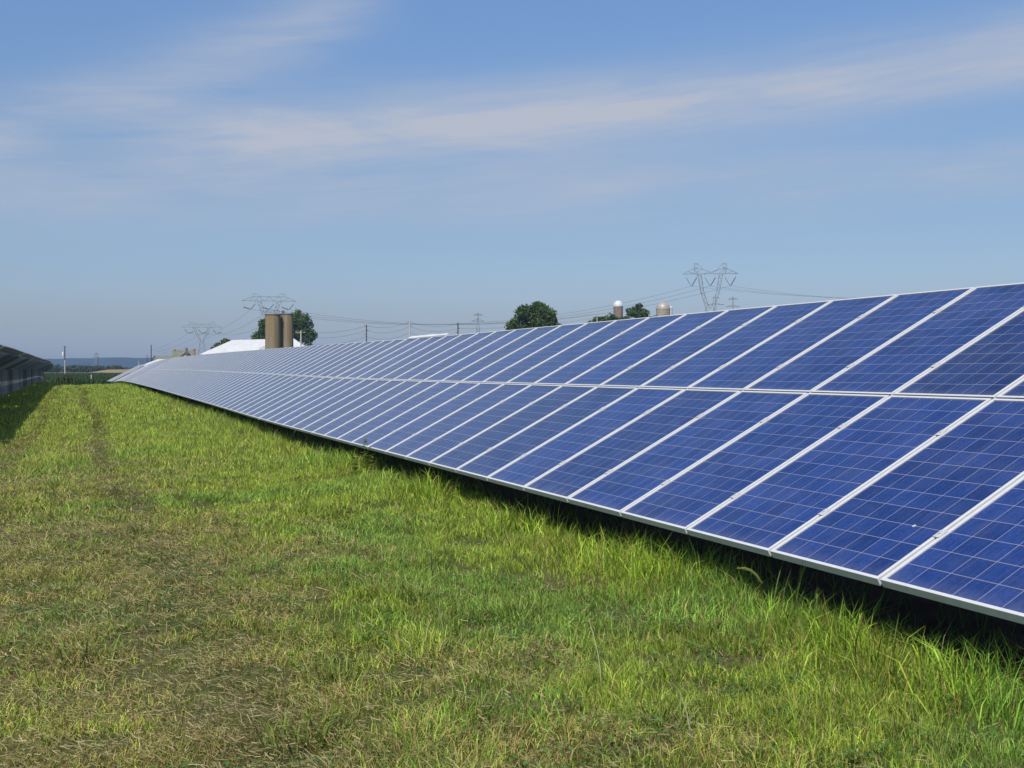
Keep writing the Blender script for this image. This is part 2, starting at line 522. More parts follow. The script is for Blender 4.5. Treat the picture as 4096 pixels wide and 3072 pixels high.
right_cols = column_positions(-1.5, 125.4, 0.09)
left_cols = column_positions(24.0, 178.0, 0.28)
rest = []                                    # panels too far to build one by one
RIGHT_FAR, LEFT_FAR = 92.0, 88.0
n_right = n_left = 0
for r in (0, 1):
    count = 0
    for y, tn in right_cols:
        M = panel_matrix(XB, r, y)
        if y > RIGHT_FAR:
            rest.append(M); continue
        inside = False
        for cx in (-0.49, 0, 0.49):
            for cy in (-0.97, -0.5, 0, 0.5, 0.97):
                p = proj(M @ Vector((cx, cy, 0)))
                if p and 0 <= p[0] <= 4096 and 0 <= p[1] <= 3072: inside = True
        tier = 'lower' if r == 0 else 'upper'
        if not inside:
            if y < 0.5: continue             # beside and behind the camera, out of the picture
            p = make_panel(M)
            tag(p, 'blue panel of the %s tier, cut off by the right edge of the picture' % tier, 'solar panel', 'panels beyond the right edge, %s tier' % tier)
            continue
        count += 1
        p = make_panel(M)
        n_right += 1
        if count <= 62:
            tag(p, 'blue solar panel, %s tier of the right array, %s from the right edge' % (tier, ordinal(count)), 'solar panel', 'panels of the right array')
        else:
            tag(p, 'pale far panel in the %s tier, one of many alike towards the far end' % tier, 'solar panel', 'far panels of the right array, %s tier' % tier)
for r in (0, 1):
    for y, tn in left_cols:
        M = panel_matrix(XL, r, y, ZL)
        if y > LEFT_FAR:
            rest.append(M); continue
        p = make_panel(M, back=True, clamps=False)
        n_left += 1
        tier = 'lower' if r == 0 else 'upper'
        tag(p, 'solar panel in the %s tier of the left array, dark underside towards the grass aisle' % tier, 'solar panel', 'panels of the left array, %s tier' % tier)
# a table further down the slope past the crest
for r in (0, 1):
    for k in range(16):
        M = panel_matrix(XB - 0.07, r, 100.0)
        M.translation.y = 126.6 + k * PITCHW; M.translation.z -= 0.27 + 0.006 * k
        rest.append(M)
mb = MB()
fmb, lmb = frame_mesh(), laminate_mesh()
for M in rest:
    for src, off in ((fmb, 0), (lmb, 1)):
        i = len(mb.v)
        mb.v += [tuple(M @ Vector(q)) for q in src.v]
        for f, mi in zip(src.f, src.mi):
            mb.f.append(tuple(i + k for k in f)); mb.mi.append(mi + off)
m_cell_far, t, b = principled('silicon_cells_far', (0.016, 0.045, 0.21), 0.2)
b.inputs['IOR'].default_value = 1.5
b.inputs['Sheen Weight'].default_value = 0.75
b.inputs['Sheen Roughness'].default_value = 0.18
b.inputs['Sheen Tint'].default_value = (1, 0.93, 0.83, 1)
tcf = t.new('ShaderNodeNewGeometry').outputs['Position']
t.l.new(t.mix(t.noise(tcf, 1.4, 4), (0.012, 0.036, 0.18), (0.03, 0.06, 0.22)), b.inputs['Base Color'])
tag(mb.build('distant_solar_panels', [m_alu, m_cell_far, m_back]), 'farthest panels of both arrays merging into pale bands near the crest', 'solar panels', kind='stuff')


def build_rack(x_low, y0, y1, label, group, up=0.0):
    root = empty('panel_rack', (x_low + 1.85, (y0 + y1) / 2, float(ground(x_low + 1.75, (y0 + y1) / 2))), label, 'panel rack', group)
    inv = Matrix.Translation(root.location).inverted()
    def zs(d, y, below):                     # point under the panel plane
        return Vector((x_low + d * CB + below * SB, y, ZB + up + d * SB - below * CB + float(ground(x_low + 1.75, y))))
    for d in (0.42, 1.50, 2.40, 3.55):
        m_ = MB(); n = 6
        for i in range(n):
            ya = y0 + (y1 - y0) * i / n; yb = y0 + (y1 - y0) * (i + 1) / n
            for lo, hi, half in ((DEEP + 0.002, DEEP + 0.012, 0.03), (DEEP + 0.012, DEEP + 0.10, 0.004), (DEEP + 0.10, DEEP + 0.108, 0.03)):
                pts = [inv @ zs(d - half, ya, lo), inv @ zs(d + half, ya, lo), inv @ zs(d + half, ya, hi), inv @ zs(d - half, ya, hi),
                       inv @ zs(d - half, yb, lo), inv @ zs(d + half, yb, lo), inv @ zs(d + half, yb, hi), inv @ zs(d - half, yb, hi)]
                k = len(m_.v); m_.v += [tuple(p) for p in pts]
                for q in ((0, 1, 5, 4), (1, 2, 6, 5), (2, 3, 7, 6), (3, 0, 4, 7), (0, 3, 2, 1), (4, 5, 6, 7)):
                    m_.f.append(tuple(k + a for a in q)); m_.mi.append(0)
        m_.build('rail', m_galv, root)
    npost = max(2, int(round((y1 - y0) / 2.66)))
    for i in range(npost):
        y = y0 + (y1 - y0) * (i + 0.5) / npost
        rf = MB()
        a, bb = inv @ zs(0.30, y, DEEP + 0.16), inv @ zs(3.70, y, DEEP + 0.16)
        rf.bar(a, bb, 0.055, n=4)
        rf.build('rafter', m_galv, root)
        xp = x_low + 2.05
        d = (xp - x_low) / CB
        top = zs(d, y, DEEP + 0.22); gz = float(ground(xp, y))
        ps = MB()                            # an H pile
        for (xa, xb2, ya, yb2) in ((-0.075, 0.075, -0.05, -0.043), (-0.075, 0.075, 0.043, 0.05), (-0.004, 0.004, -0.043, 0.043)):
            ps.box((top.x + xa, y + ya, gz - 0.3), (top.x + xb2, y + yb2, top.z), mat=inv)
        ps.build('post', m_galv, root)
        br = MB()
        br.bar(inv @ Vector((xp - 0.02, y + 0.062, gz + 0.75)), inv @ (zs(0.75, y + 0.062, DEEP + 0.16)), 0.022, n=4)
        br.build('brace', m_galv, root)
    return root


TW = 21 * PITCHW
build_rack(XB, 0.0, S0, 'galvanised rack under the nearest table of blue panels at the right', 'racks of the right array')
words = ['second', 'third', 'fourth', 'fifth', 'sixth', 'seventh', 'eighth']
for i in range(5):
    ya = S0 + 0.09 + i * (TW + 0.09)
    if ya > 124: break
    build_rack(XB, ya, min(ya + TW, 125.2), 'galvanised rack under the %s table of the right array, counting from the camera' % words[i], 'racks of the right array')
for i in range(7):
    ya = S0 + 0.28 + i * (TW + 0.28)
    build_rack(XL, ya, min(ya + TW, 178.0), 'shaded galvanised rack carrying the %s table of the left array, counting from the camera' % (['first'] + words)[i], 'racks of the left array', ZL)

# ------------------------------------------------------------------ grass
m_blade = leaf_mat('grass_blades', 0.38)


def blade_mesh(name, x, y, h, w, lean, col, bend=0.5, seg=2, z0=None, az=None, face=None):
    n = len(x)
    z = (ground(x, y) + np.where(y < 60, lump(x, y), 0) - 0.01) if z0 is None else z0
    az = rng.random(n) * 2 * np.pi if az is None else az
    ph = rng.random(n) * 2 * np.pi if face is None else face
    dx, dy = np.cos(az), np.sin(az)
    wx, wy = np.cos(ph) * w / 2, np.sin(ph) * w / 2
    L = lean * h
    if seg == 2:
        v = np.empty((n, 5, 3), np.float32)
        mx, my, mz = x + dx * L * 0.35, y + dy * L * 0.35, z + h * 0.6
        tx, ty, tz = x + dx * L, y + dy * L, z + h * (1 - 0.25 * bend * np.clip(lean, 0, 1.5))
        for i, (cx, cy, cz, s) in enumerate(((x, y, z, 1), (x, y, z, -1), (mx, my, mz, -0.8), (mx, my, mz, 0.8))):
            v[:, i, 0] = cx + s * wx; v[:, i, 1] = cy + s * wy; v[:, i, 2] = cz
        v[:, 4, 0] = tx; v[:, 4, 1] = ty; v[:, 4, 2] = tz
        bidx = np.arange(n)[:, None] * 5
        loops = np.concatenate([bidx + np.array([0, 1, 2, 3]), bidx + np.array([3, 2, 4])], 1).ravel()
        starts = (np.arange(n)[:, None] * 7 + np.array([0, 4])).ravel(); totals = np.tile([4, 3], n)
        nv = 5
    else:
        v = np.empty((n, 3, 3), np.float32)
        v[:, 0] = np.stack([x + wx, y + wy, z], 1); v[:, 1] = np.stack([x - wx, y - wy, z], 1)
        v[:, 2] = np.stack([x + dx * L, y + dy * L, z + h], 1)
        loops = np.arange(n * 3); starts = np.arange(n) * 3; totals = np.full(n, 3); nv = 3
    return v.reshape(-1, 3), loops, starts, totals, np.repeat(col, nv, 0)


def join_parts(name, parts, mat):
    V, Lo, St, To, Cc = [], [], [], [], []
    nv = nl = 0
    for v, lo, s, tt, c in parts:
        V.append(v); Lo.append(lo + nv); St.append(s + nl); To.append(tt); Cc.append(c)
        nv += len(v); nl += len(lo)
    return np_mesh(name, np.concatenate(V), np.concatenate(Lo), np.concatenate(St), np.concatenate(To), mat, np.concatenate(Cc))


def scatter(y0, y1, density, xl=-0.9, xr_max=4.35, side=0.9):
    if y1 < 20: xl = xl - 1.1               # the strip just left of the picture as well
    area_x = (xl - 0.06 * y1, xr_max)
    n = int((y1 - y0) * (area_x[1] - area_x[0]) * density)
    y = y0 + (y1 - y0) * rng.random(n); x = area_x[0] + (area_x[1] - area_x[0]) * rng.random(n)
    keep = (x > -0.06 * y + xl) & (x < 1.02 * y + side) & (x < xr_max + 0.25 * (fbm(x, y, 0.9, 40) - 0.5) * 2)
    # thinner under the left array, whose soil shows
    keep &= ~((x < -2.6) & (rng.random(n) < 0.7))
    return x[keep], y[keep]


def rut(x, y):
    """wheel tracks running along the aisle"""
    wob = 0.12 * np.sin(y * 0.21) + 0.25 * (fbm(x * 0, y, 0.5, 8) - 0.5)
    r1 = np.exp(-((x - 0.60 - wob) / 0.19) ** 2)
    r2 = np.exp(-((x + 0.90 - wob) / 0.22) ** 2) * 0.7
    return (r1 + r2) * np.clip(fbm(x, y * 0.6, 1.1, 9) * 2.4 - 0.35, 0, 1)


def dryness_map(x, y):
    d = fbm(x, y, 0.5, 21) * 0.42 + fbm(x, y, 1.7, 31) * 0.50 + vnoise(x, y, 5.5, 33) * 0.22
    d += np.clip((1.7 - x) / 3.5, -0.30, 0.35) * 0.45
    d += np.clip((13 - y) / 12, 0, 1) * 0.13
    d -= np.clip((y - 9) / 20, 0, 1) * 0.10
    d -= np.clip((x - 2.2) / 1.2, 0, 1) * 0.22
    track = 0.22 * rut(x, y)
    d += track
    d -= np.clip((y - 9) / 20, 0, 1) * 0.10
    return np.clip((d - 0.50) / 0.40, 0, 1)


def grass_colors(x, y, lush=0.0):
    n = len(x)
    d = dryness_map(x, y)
    g1 = np.array([0.108, 0.188, 0.020]); g2 = np.array([0.265, 0.312, 0.038]); g3 = np.array([0.075, 0.155, 0.028])
    s1 = np.array([0.34, 0.27, 0.105]); s2 = np.array([0.21, 0.145, 0.052])
    a = rng.random(n)[:, None]; bq = rng.random(n)
    c = g1 * (1 - a) + g2 * a
    patch = np.clip((fbm(x, y, 0.8, 77) - 0.45) * 5, 0, 1)[:, None] * 0.6
    c = c * (1 - patch) + g3 * (1.2 + 0.5 * a) * patch
    dead = bq < (0.08 + 0.60 * d - lush)
    dc = s1 * (1 - a) + s2 * a
    c = np.where(dead[:, None], dc, c)
    yel = (rng.random(n) < 0.10 + 0.25 * d)[:, None]
    c = np.where(yel & ~dead[:, None], c * 0.5 + np.array([0.26, 0.235, 0.06]) * 0.5, c)
    far_ = np.clip((y - 10) / 15, 0, 1)[:, None]
    c = c * (1 - 0.40 * far_) + np.array([0.235, 0.275, 0.046]) * 0.40 * far_
    dark = np.where(rng.random(n) < 0.24, 0.42, 1.0) * (0.70 + 0.66 * vnoise(x, y, 5.0, 52))  # blades and patches darkened in colour, imitating shadowed hollows between clumps
    return c * (dark * (1.0 + 1.42 * rng.random(n)))[:, None] * (1 + 0.06 * far_), d


parts = []
for (y0, y1, dens, wlo, whi, hlo, hhi, seg) in ((2.6, 5.5, 11000, 0.0022, 0.0048, 0.025, 0.09, 2), (5.5, 9.5, 7200, 0.0032, 0.006, 0.03, 0.095, 2),
                                                (9.5, 17, 3400, 0.005, 0.009, 0.035, 0.09, 2), (17, 34, 900, 0.011, 0.018, 0.04, 0.11, 1),
                                                (34, 70, 330, 0.022, 0.036, 0.05, 0.12, 1), (70, 137, 130, 0.05, 0.08, 0.05, 0.13, 1)):
    x, y = scatter(y0, y1, dens)
    n = len(x)
    col, d = grass_colors(x, y)
    cl_ = np.clip((fbm(x, y, 1.7, 91) - 0.5) * 4, 0, 1)
    rt_ = rut(x, y)
    hol = np.clip((vnoise(x, y, 7.0, 44) * 0.6 + vnoise(x, y, 2.6, 45) * 0.5 - 0.22) * 2.6, 0.22, 1)
    if y1 < 18:
        kp = rng.random(n) < hol
        x, y, col, d, cl_, rt_, hol = x[kp], y[kp], col[kp], d[kp], cl_[kp], rt_[kp], hol[kp]; n = len(x)
    col = col * (1 - 0.50 * rt_)[:, None]
    tall = np.clip((x - 3.1) / 0.8, 0, 1) * 0.6
    h = (hlo + (hhi - hlo) * rng.random(n) ** 1.8) * (1 - 0.35 * d) * (1 + 1.1 * cl_ * rng.random(n)) * (0.6 + 0.5 * hol) * (1 + 0.8 * tall * rng.random(n)) * (1 - 0.45 * rt_)
    w = (wlo + (whi - wlo) * rng.random(n)) * np.where(rng.random(n) < 0.08, 1.7, 1.0)
    lean = 0.15 + 1.1 * rng.random(n) ** 1.5 + 0.6 * d * rng.random(n)
    parts.append(blade_mesh('', x, y, h, w, lean, col, seg=seg))
for (y0, y1, dens, w0) in ((3, 12, 9, 0.004), (12, 30, 5, 0.008), (30, 80, 2.2, 0.02)):
    x, y = scatter(y0, y1, dens, xr_max=3.6); n = len(x)
    a = rng.random(n)[:, None]
    c = np.array([0.17, 0.135, 0.045]) * a + np.array([0.055, 0.085, 0.018]) * (1 - a)
    parts.append(blade_mesh('', x, y, 0.11 + 0.16 * rng.random(n), np.full(n, w0), 0.1 + 0.6 * rng.random(n), c * (0.6 + 0.8 * rng.random(n))[:, None], seg=2))
tag(join_parts('grass', parts, m_blade), 'mown green and yellow grass covering the aisle between the two arrays', 'grass', kind='stuff')

# small broad leaves of clover and plantain in the turf
x, y = scatter(2.6, 13, 26, xr_max=3.8); x2, y2 = [], []
cx_ = np.repeat(x, 16) + 0.07 * rng.normal(size=len(x) * 16); cy_ = np.repeat(y, 16) + 0.07 * rng.normal(size=len(y) * 16)
n = len(cx_); kp = vnoise(cx_, cy_, 1.2, 66) > 0.5; cx_, cy_ = cx_[kp], cy_[kp]; n = len(cx_)
sz_ = 0.006 + 0.011 * rng.random(n); a_ = rng.random(n) * 6.283; zz = ground(cx_, cy_) + lump(cx_, cy_) + 0.02 + 0.05 * rng.random(n)
ux, uy, tl = np.cos(a_) * sz_, np.sin(a_) * sz_, (rng.random(n) - 0.5) * sz_
v = np.empty((n, 4, 3), np.float32)
v[:, 0] = np.stack([cx_ - ux, cy_ - uy, zz - tl], 1); v[:, 1] = np.stack([cx_ + uy * 0.7, cy_ - ux * 0.7, zz], 1)
v[:, 2] = np.stack([cx_ + ux, cy_ + uy, zz + tl], 1); v[:, 3] = np.stack([cx_ - uy * 0.7, cy_ + ux * 0.7, zz], 1)
cc_ = np.array([0.085, 0.165, 0.035]) * (0.6 + 0.9 * rng.random(n))[:, None]
tag(np_mesh('clover', v.reshape(-1, 3), np.arange(n * 4), np.arange(n) * 4, np.full(n, 4), m_blade, np.repeat(cc_, 4, 0)), 'small broad leaves of clover scattered low in the foreground turf', 'clover', kind='stuff')

# dry clippings lying on the stubble
parts = []
for (y0, y1, dens, wd, ll) in ((2.6, 6.5, 3800, 0.0021, 0.045), (6.5, 12, 1500, 0.0036, 0.058), (12, 26, 300, 0.008, 0.09), (26, 60, 60, 0.018, 0.13)):
    x, y = scatter(y0, y1, dens, xr_max=3.7)
    d = dryness_map(x, y); keep = rng.random(len(x)) < d * 0.75 + 0.05
    x, y, d = x[keep], y[keep], d[keep]; n = len(x)
    L_ = ll * (0.35 + 1.1 * rng.random(n) ** 2); az = rng.random(n) * 2 * np.pi; tilt = (rng.random(n) - 0.3) * 0.9
    z = ground(x, y) + lump(x, y) + 0.012 + 0.05 * rng.random(n)
    ex, ey = np.cos(az), np.sin(az); wx, wy = -ey * wd / 2 * (0.6 + 0.8 * rng.random(n)), ex * wd / 2
    v = np.empty((n, 4, 3), np.float32)
    v[:, 0] = np.stack([x + wx, y + wy, z], 1); v[:, 1] = np.stack([x - wx, y - wy, z + 0.002], 1)
    x2, y2, z2 = x + ex * L_, y + ey * L_, z + L_ * tilt
    v[:, 2] = np.stack([x2 - wx, y2 - wy, z2 + 0.002], 1); v[:, 3] = np.stack([x2 + wx, y2 + wy, z2], 1)
    a = rng.random(n)[:, None]
    a = a ** 2
    c = np.array([0.45, 0.38, 0.20]) * a + np.array([0.18, 0.145, 0.06]) * (1 - a)
    c = np.where((rng.random(n) < 0.25)[:, None], np.array([0.22, 0.24, 0.08]), c) * (0.85 + 0.6 * rng.random(n))[:, None]
    parts.append((v.reshape(-1, 3), np.arange(n * 4), np.arange(n) * 4, np.full(n, 4), np.repeat(c, 4, 0)))
tag(join_parts('dry_grass_clippings', parts, m_blade), 'straw coloured mowing clippings strewn over the stubble in the foreground', 'clippings', kind='stuff')

# taller unmown grass along the low edge of the right array
parts = []
for (y0, y1, dens, wlo, whi, seg) in ((2.4, 8, 1500, 0.004, 0.008, 2), (8, 18, 800, 0.007, 0.011, 2), (18, 45, 260, 0.014, 0.022, 1), (45, 126, 80, 0.035, 0.06, 1)):
    n = int((y1 - y0) * 1.5 * dens)
    y = y0 + (y1 - y0) * rng.random(n); x = 3.90 + 0.22 * rng.normal(size=n)
    clump = fbm(x * 0.7, y, 1.1, 61)
    keep = (x < 4.8) & (x > 3.35) & (x < 1.02 * y + 1.2) & (rng.random(n) < np.clip((clump - 0.3) * 3, 0.12, 1))
    x, y, clump = x[keep], y[keep], clump[keep]; n = len(x)
    col, d = grass_colors(x, y, lush=0.35)
    col = col * np.array([0.92, 1.0, 0.8])
    col = np.where((rng.random(n) < 0.10)[:, None], np.array([0.26, 0.17, 0.05]), col)
    h = (0.04 + 0.30 * rng.random(n) ** 3.4) * (0.1 + 1.6 * clump ** 1.3)
    w = wlo + (whi - wlo) * rng.random(n)
    parts.append(blade_mesh('', x, y, h, w, 0.2 + 1.0 * rng.random(n) ** 1.3, col, bend=1.0, seg=seg))
# thin seed stalks
n = 420
y = 2.8 + 45 * rng.random(n) ** 1.3; x = 3.75 + 0.28 * rng.normal(size=n)
k_ = (x < 1.02 * y + 1) & (x > 3.1) & (x < 4.4); x, y = x[k_], y[k_]; n = len(x)
parts.append(blade_mesh('', x, y, 0.16 + 0.22 * rng.random(n), 0.0018 + 0.0005 * y, 0.1 + 0.5 * rng.random(n), np.array([0.22, 0.17, 0.075]) * (0.6 + 0.9 * rng.random(n))[:, None], seg=2))
# a few blades reach up in the shade further in
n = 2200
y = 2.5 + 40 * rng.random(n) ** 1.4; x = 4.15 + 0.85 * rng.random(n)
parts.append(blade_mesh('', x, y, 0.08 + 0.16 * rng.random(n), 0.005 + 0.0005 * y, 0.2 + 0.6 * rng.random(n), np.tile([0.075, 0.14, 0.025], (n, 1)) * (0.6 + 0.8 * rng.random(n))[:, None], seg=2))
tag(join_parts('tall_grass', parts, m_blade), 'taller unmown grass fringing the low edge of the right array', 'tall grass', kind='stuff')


def single_mesh(name, polys, mat, parent):
    """polys: list of (points, colour)"""
    V, Lo, St, To, Cc = [], [], [], [], []
    for pts, c in polys:
        St.append(len(Lo)); To.append(len(pts))
        for p in pts:
            Lo.append(len(V)); V.append(tuple(p)); Cc.append(c)
    return np_mesh(name, np.array(V), np.array(Lo), np.array(St), np.array(To), mat, np.array(Cc), parent)


def curve_pts(h, lean, az, n=7, droop=0.0):
    out = []
    for i in range(n + 1):
        u = i / n
        out.append(Vector((math.cos(az) * lean * u ** 2, math.sin(az) * lean * u ** 2, h * u - droop * max(0, u - 0.6) ** 2 * 6)))
    return out


def ribbon(pts, w, col, face, taper=True):
    polys = []
    sv = Vector((math.cos(face), math.sin(face), 0))
    for i in range(len(pts) - 1):
        a = w * (1 - 0.9 * (i / len(pts)) ** 2) if taper else w
        b2 = w * (1 - 0.9 * ((i + 1) / len(pts)) ** 2) if taper else w
        polys.append(([pts[i] - sv * a / 2, pts[i] + sv * a / 2, pts[i + 1] + sv * b2 / 2, pts[i + 1] - sv * b2 / 2], col))
    return polys


def foxtail(px, py, h, lean, az, label):
    p = ground_at(px, py)
    root = empty('foxtail_grass', p, label, 'grass stalk', 'foxtails under the panel edge')
    pts = curve_pts(h, lean, az, 9, droop=0.10)
    polys = ribbon(pts, 0.004, (0.13, 0.17, 0.04), az + 1.6, False)
    for k in range(3):
        polys += ribbon(curve_pts(h * (0.5 + 0.2 * k), 0.12 + 0.05 * k, az + 2 * k), 0.008, (0.10, 0.16, 0.03), az + 2 * k + 1.6)
    single_mesh('stem', polys, m_blade, root)
    mb = MB(); head = pts[5:]
    for i in range(len(head) - 1):
        mb.bar(head[i], head[i + 1], 0.008 if i else 0.004, 0.009 if i < len(head) - 2 else 0.002, n=6)
    hp = []
    for i in range(160):
        u = random.random() * (len(head) - 1.01); i0 = int(u); c = head[i0].lerp(head[i0 + 1], u - i0)
        d = Vector((random.gauss(0, 1), random.gauss(0, 1), random.gauss(0, 1))).normalized()
        s = Vector((random.gauss(0, 1), random.gauss(0, 1), random.gauss(0, 1))).normalized() * 0.0012
        hp.append(([c - s, c + s, c + d * 0.02], (0.22, 0.24, 0.07)))
    single_mesh('seed_head', hp + [([mb.v[k] for k in f], (0.20, 0.23, 0.06)) for f in mb.f], m_blade, root)


def ground_at(px, py):
    """where the sight line of a pixel meets the grass"""
    o = Vector((0, 0, EYE)); d = at(px, py, 1.0) - o
    tt = 1.0
    for i in range(4000):
        q = o + d * tt
        if q.z < float(ground(q.x, q.y)): break
        tt *= 1.004
    return Vector((q.x, q.y, float(ground(q.x, q.y))))


foxtail(3090, 2490, 0.42, 0.22, 2.9, 'nodding foxtail with a plump seed head before the dark gap')
foxtail(3180, 2500, 0.46, 0.16, 0.3, 'slender foxtail arching rightwards beside the plump one')
foxtail(3262, 2520, 0.30, 0.14, 0.8, 'shorter foxtail right of the arching pair, in half shade')

for i, (px, py, h, lean, az, c, lab) in enumerate((
        (2405, 2760, 0.33, 0.06, 2.6, (0.62, 0.56, 0.36), 'tall pale straw stalk standing out of the foreground grass'),
        (2760, 2960, 0.20, 0.05, 2.4, (0.52, 0.47, 0.28), 'short pale forked stalk low in the foreground'),
        (1775, 2560, 0.22, 0.05, 2.9, (0.42, 0.48, 0.30), 'whitish green stalk left of the tall straw stalk'),
        (1660, 2640, 0.16, 0.17, 3.0, (0.45, 0.42, 0.20), 'leaning yellowish stem lying left of the whitish stalk'),
        (2610, 2250, 0.10, 0.03, 0.6, (0.6, 0.55, 0.42), 'small curled dry blade near the panel edge'),
        (1730, 2380, 0.34, 0.07, 1.5, (0.06, 0.10, 0.03), 'dark green upright stem in the tuft left of centre'))):
    p = ground_at(px, py)
    root = empty('grass_stalk', p, lab, 'grass stalk', 'single stalks in the foreground')
    mb = MB(); pts = curve_pts(h, lean, az, 6)
    for k in range(6): mb.bar(pts[k], pts[k + 1], 0.0035 * (1 - 0.12 * k), n=5)
    single_mesh('stem', [([mb.v[k] for k in f], c) for f in mb.f], m_blade, root)
    polys = []
    for k in range(1 + i % 2):
        bp_ = pts[1 + k]
        polys += [([q + bp_ for q in pp], cc) for pp, cc in ribbon(curve_pts(h * (0.2 + 0.07 * i), 0.03 + 0.02 * k, az + 2.2 * k + i, 4), 0.005, tuple(np.array(c) * 0.85), az + 2.2 * k + 1.6)]
    single_mesh('leaves', polys, m_blade, root)

# coarse tufts that stand above the stubble
TUFTS = ((1680, 2420, 0.26, 'coarse green grass tuft left of the picture centre'), (1350, 2720, 0.20, 'coarse tuft in the lower foreground, left of centre'),
         (2080, 2480, 0.24, 'broad bladed tuft at the centre of the foreground'), (2640, 2900, 0.20, 'ragged green tuft low in the foreground, right of centre'),
         (330, 2640, 0.22, 'thin dark tuft standing in dry clippings at the left'), (560, 2130, 0.16, 'small dark tuft in the brown patch at the left'),
         (1230, 2960, 0.18, 'dark leafy tuft at the bottom, left of centre'), (230, 1960, 0.30, 'dark upright tuft far left, near the array shadow'))
for px, py, h, lab in TUFTS:
    p = ground_at(px, py)
    root = empty('grass_tuft', p, lab, 'grass tuft', 'coarse tufts in the mown grass')
    n = 150
    rr = (0.10 + 0.06 * random.random()) * rng.random(n) ** 0.8 * (1 + 0.6 * np.sin(3 * rng.random(n))); aa = rng.random(n) * 2 * np.pi
    col = np.array([0.15, 0.225, 0.040]) * (0.5 + 0.9 * rng.random(n))[:, None] + np.array([0.13, 0.10, 0.02]) * rng.random(n)[:, None]
    v, lo, s, tt, c = blade_mesh('', rr * np.cos(aa), rr * np.sin(aa), h * (0.25 + 0.75 * rng.random(n) ** 1.4), 0.004 + 0.006 * rng.random(n), 0.3 + 1.2 * rng.random(n), col, bend=1, z0=np.full(n, -0.01), az=aa + rng.normal(size=n) * 1.1)
    np_mesh('blades', v, lo, s, tt, m_blade, c, root)


def leafy_weed(px, py, h, label):
    p = ground_at(px, py)
    root = empty('leafy_weed', p, label, 'weed')
    mb = MB(); polys = []
    stems = [(0, 0, h, 0.05, 0.4), (-0.06, 0.05, h * 0.62, 0.12, 2.8), (0.07, -0.04, h * 0.55, 0.10, 0.9), (-0.1, -0.05, h * 0.45, 0.1, 3.6)]
    for sx_, sy_, hh, ln, az in stems:
        pts = [q + Vector((sx_, sy_, 0)) for q in curve_pts(hh, ln, az, 8)]
        for k in range(8): mb.bar(pts[k], pts[k + 1], 0.004 * (1.1 - 0.1 * k), n=5)
        for k in range(int(hh * 90)):
            u = 0.25 + 0.75 * random.random(); i0 = min(7, int(u * 8)); c = pts[i0].lerp(pts[i0 + 1], u * 8 - i0)
            a = random.random() * 6.28; L_ = 0.055 + 0.07 * random.random() * (1.2 - u)
            d = Vector((math.cos(a), math.sin(a), 0.25)); sd = Vector((-math.sin(a), math.cos(a), 0.1)) * L_ * 0.32
            colr_ = (0.20 + 0.12 * random.random(), 0.25 + 0.08 * random.random(), 0.05)
            polys.append(([c, c + d * L_ * 0.5 + sd, c + d * L_, c + d * L_ * 0.5 - sd], colr_))
    single_mesh('stem', [([mb.v[k] for k in f], (0.10, 0.12, 0.04)) for f in mb.f], m_blade, root)
    single_mesh('leaves', polys, m_blade, root)


leafy_weed(1452, 1908, 0.56, 'tall leafy weed reaching up to the low edge of the panels')

# ------------------------------------------------------------------ trees
m_leaf = leaf_mat('tree_leaves', 0.30, 0.6)
m_bark = mottled('bark', (0.07, 0.055, 0.04), (0.14, 0.11, 0.085), 3, 0.95, stretch=(1, 1, 0.3))


def foliage(blobs, n, leaf, c1, c2):
    """leaf sized faces around many clumps; blobs: (x, y, z, rx, rz)"""
    B = np.array(blobs, float)
    wgt = B[:, 3] ** 2; wgt /= wgt.sum()
    which = rng.choice(len(B), n, p=wgt)
    d = rng.normal(size=(n, 3)); d /= np.linalg.norm(d, axis=1)[:, None]
    rad = (0.55 + 0.50 * rng.random(n) ** 0.7) * np.where(rng.random(n) < 0.12, 1.0 + 0.35 * rng.random(n), 1.0)
    c = B[which, :3] + d * rad[:, None] * np.stack([B[which, 3], B[which, 3], B[which, 4]], 1)
    nrm = d + 0.9 * rng.normal(size=(n, 3)); nrm /= np.linalg.norm(nrm, axis=1)[:, None]
    u = np.cross(nrm, rng.normal(size=(n, 3))); u /= np.linalg.norm(u, axis=1)[:, None]
    v = np.cross(nrm, u)
    s = leaf * (0.6 + 0.8 * rng.random(n))[:, None]
    q = np.stack([c - u * s, c - v * s * 0.55, c + u * s, c + v * s * 0.55], 1)
    tone = rng.random(len(B))[which] * 0.6 + rng.random(n) * 0.4
    col = np.array(c1) * (1 - tone)[:, None] + np.array(c2) * tone[:, None]
    return q.reshape(-1, 3), np.arange(n * 4), np.arange(n) * 4, np.full(n, 4), np.repeat(col, 4, 0)


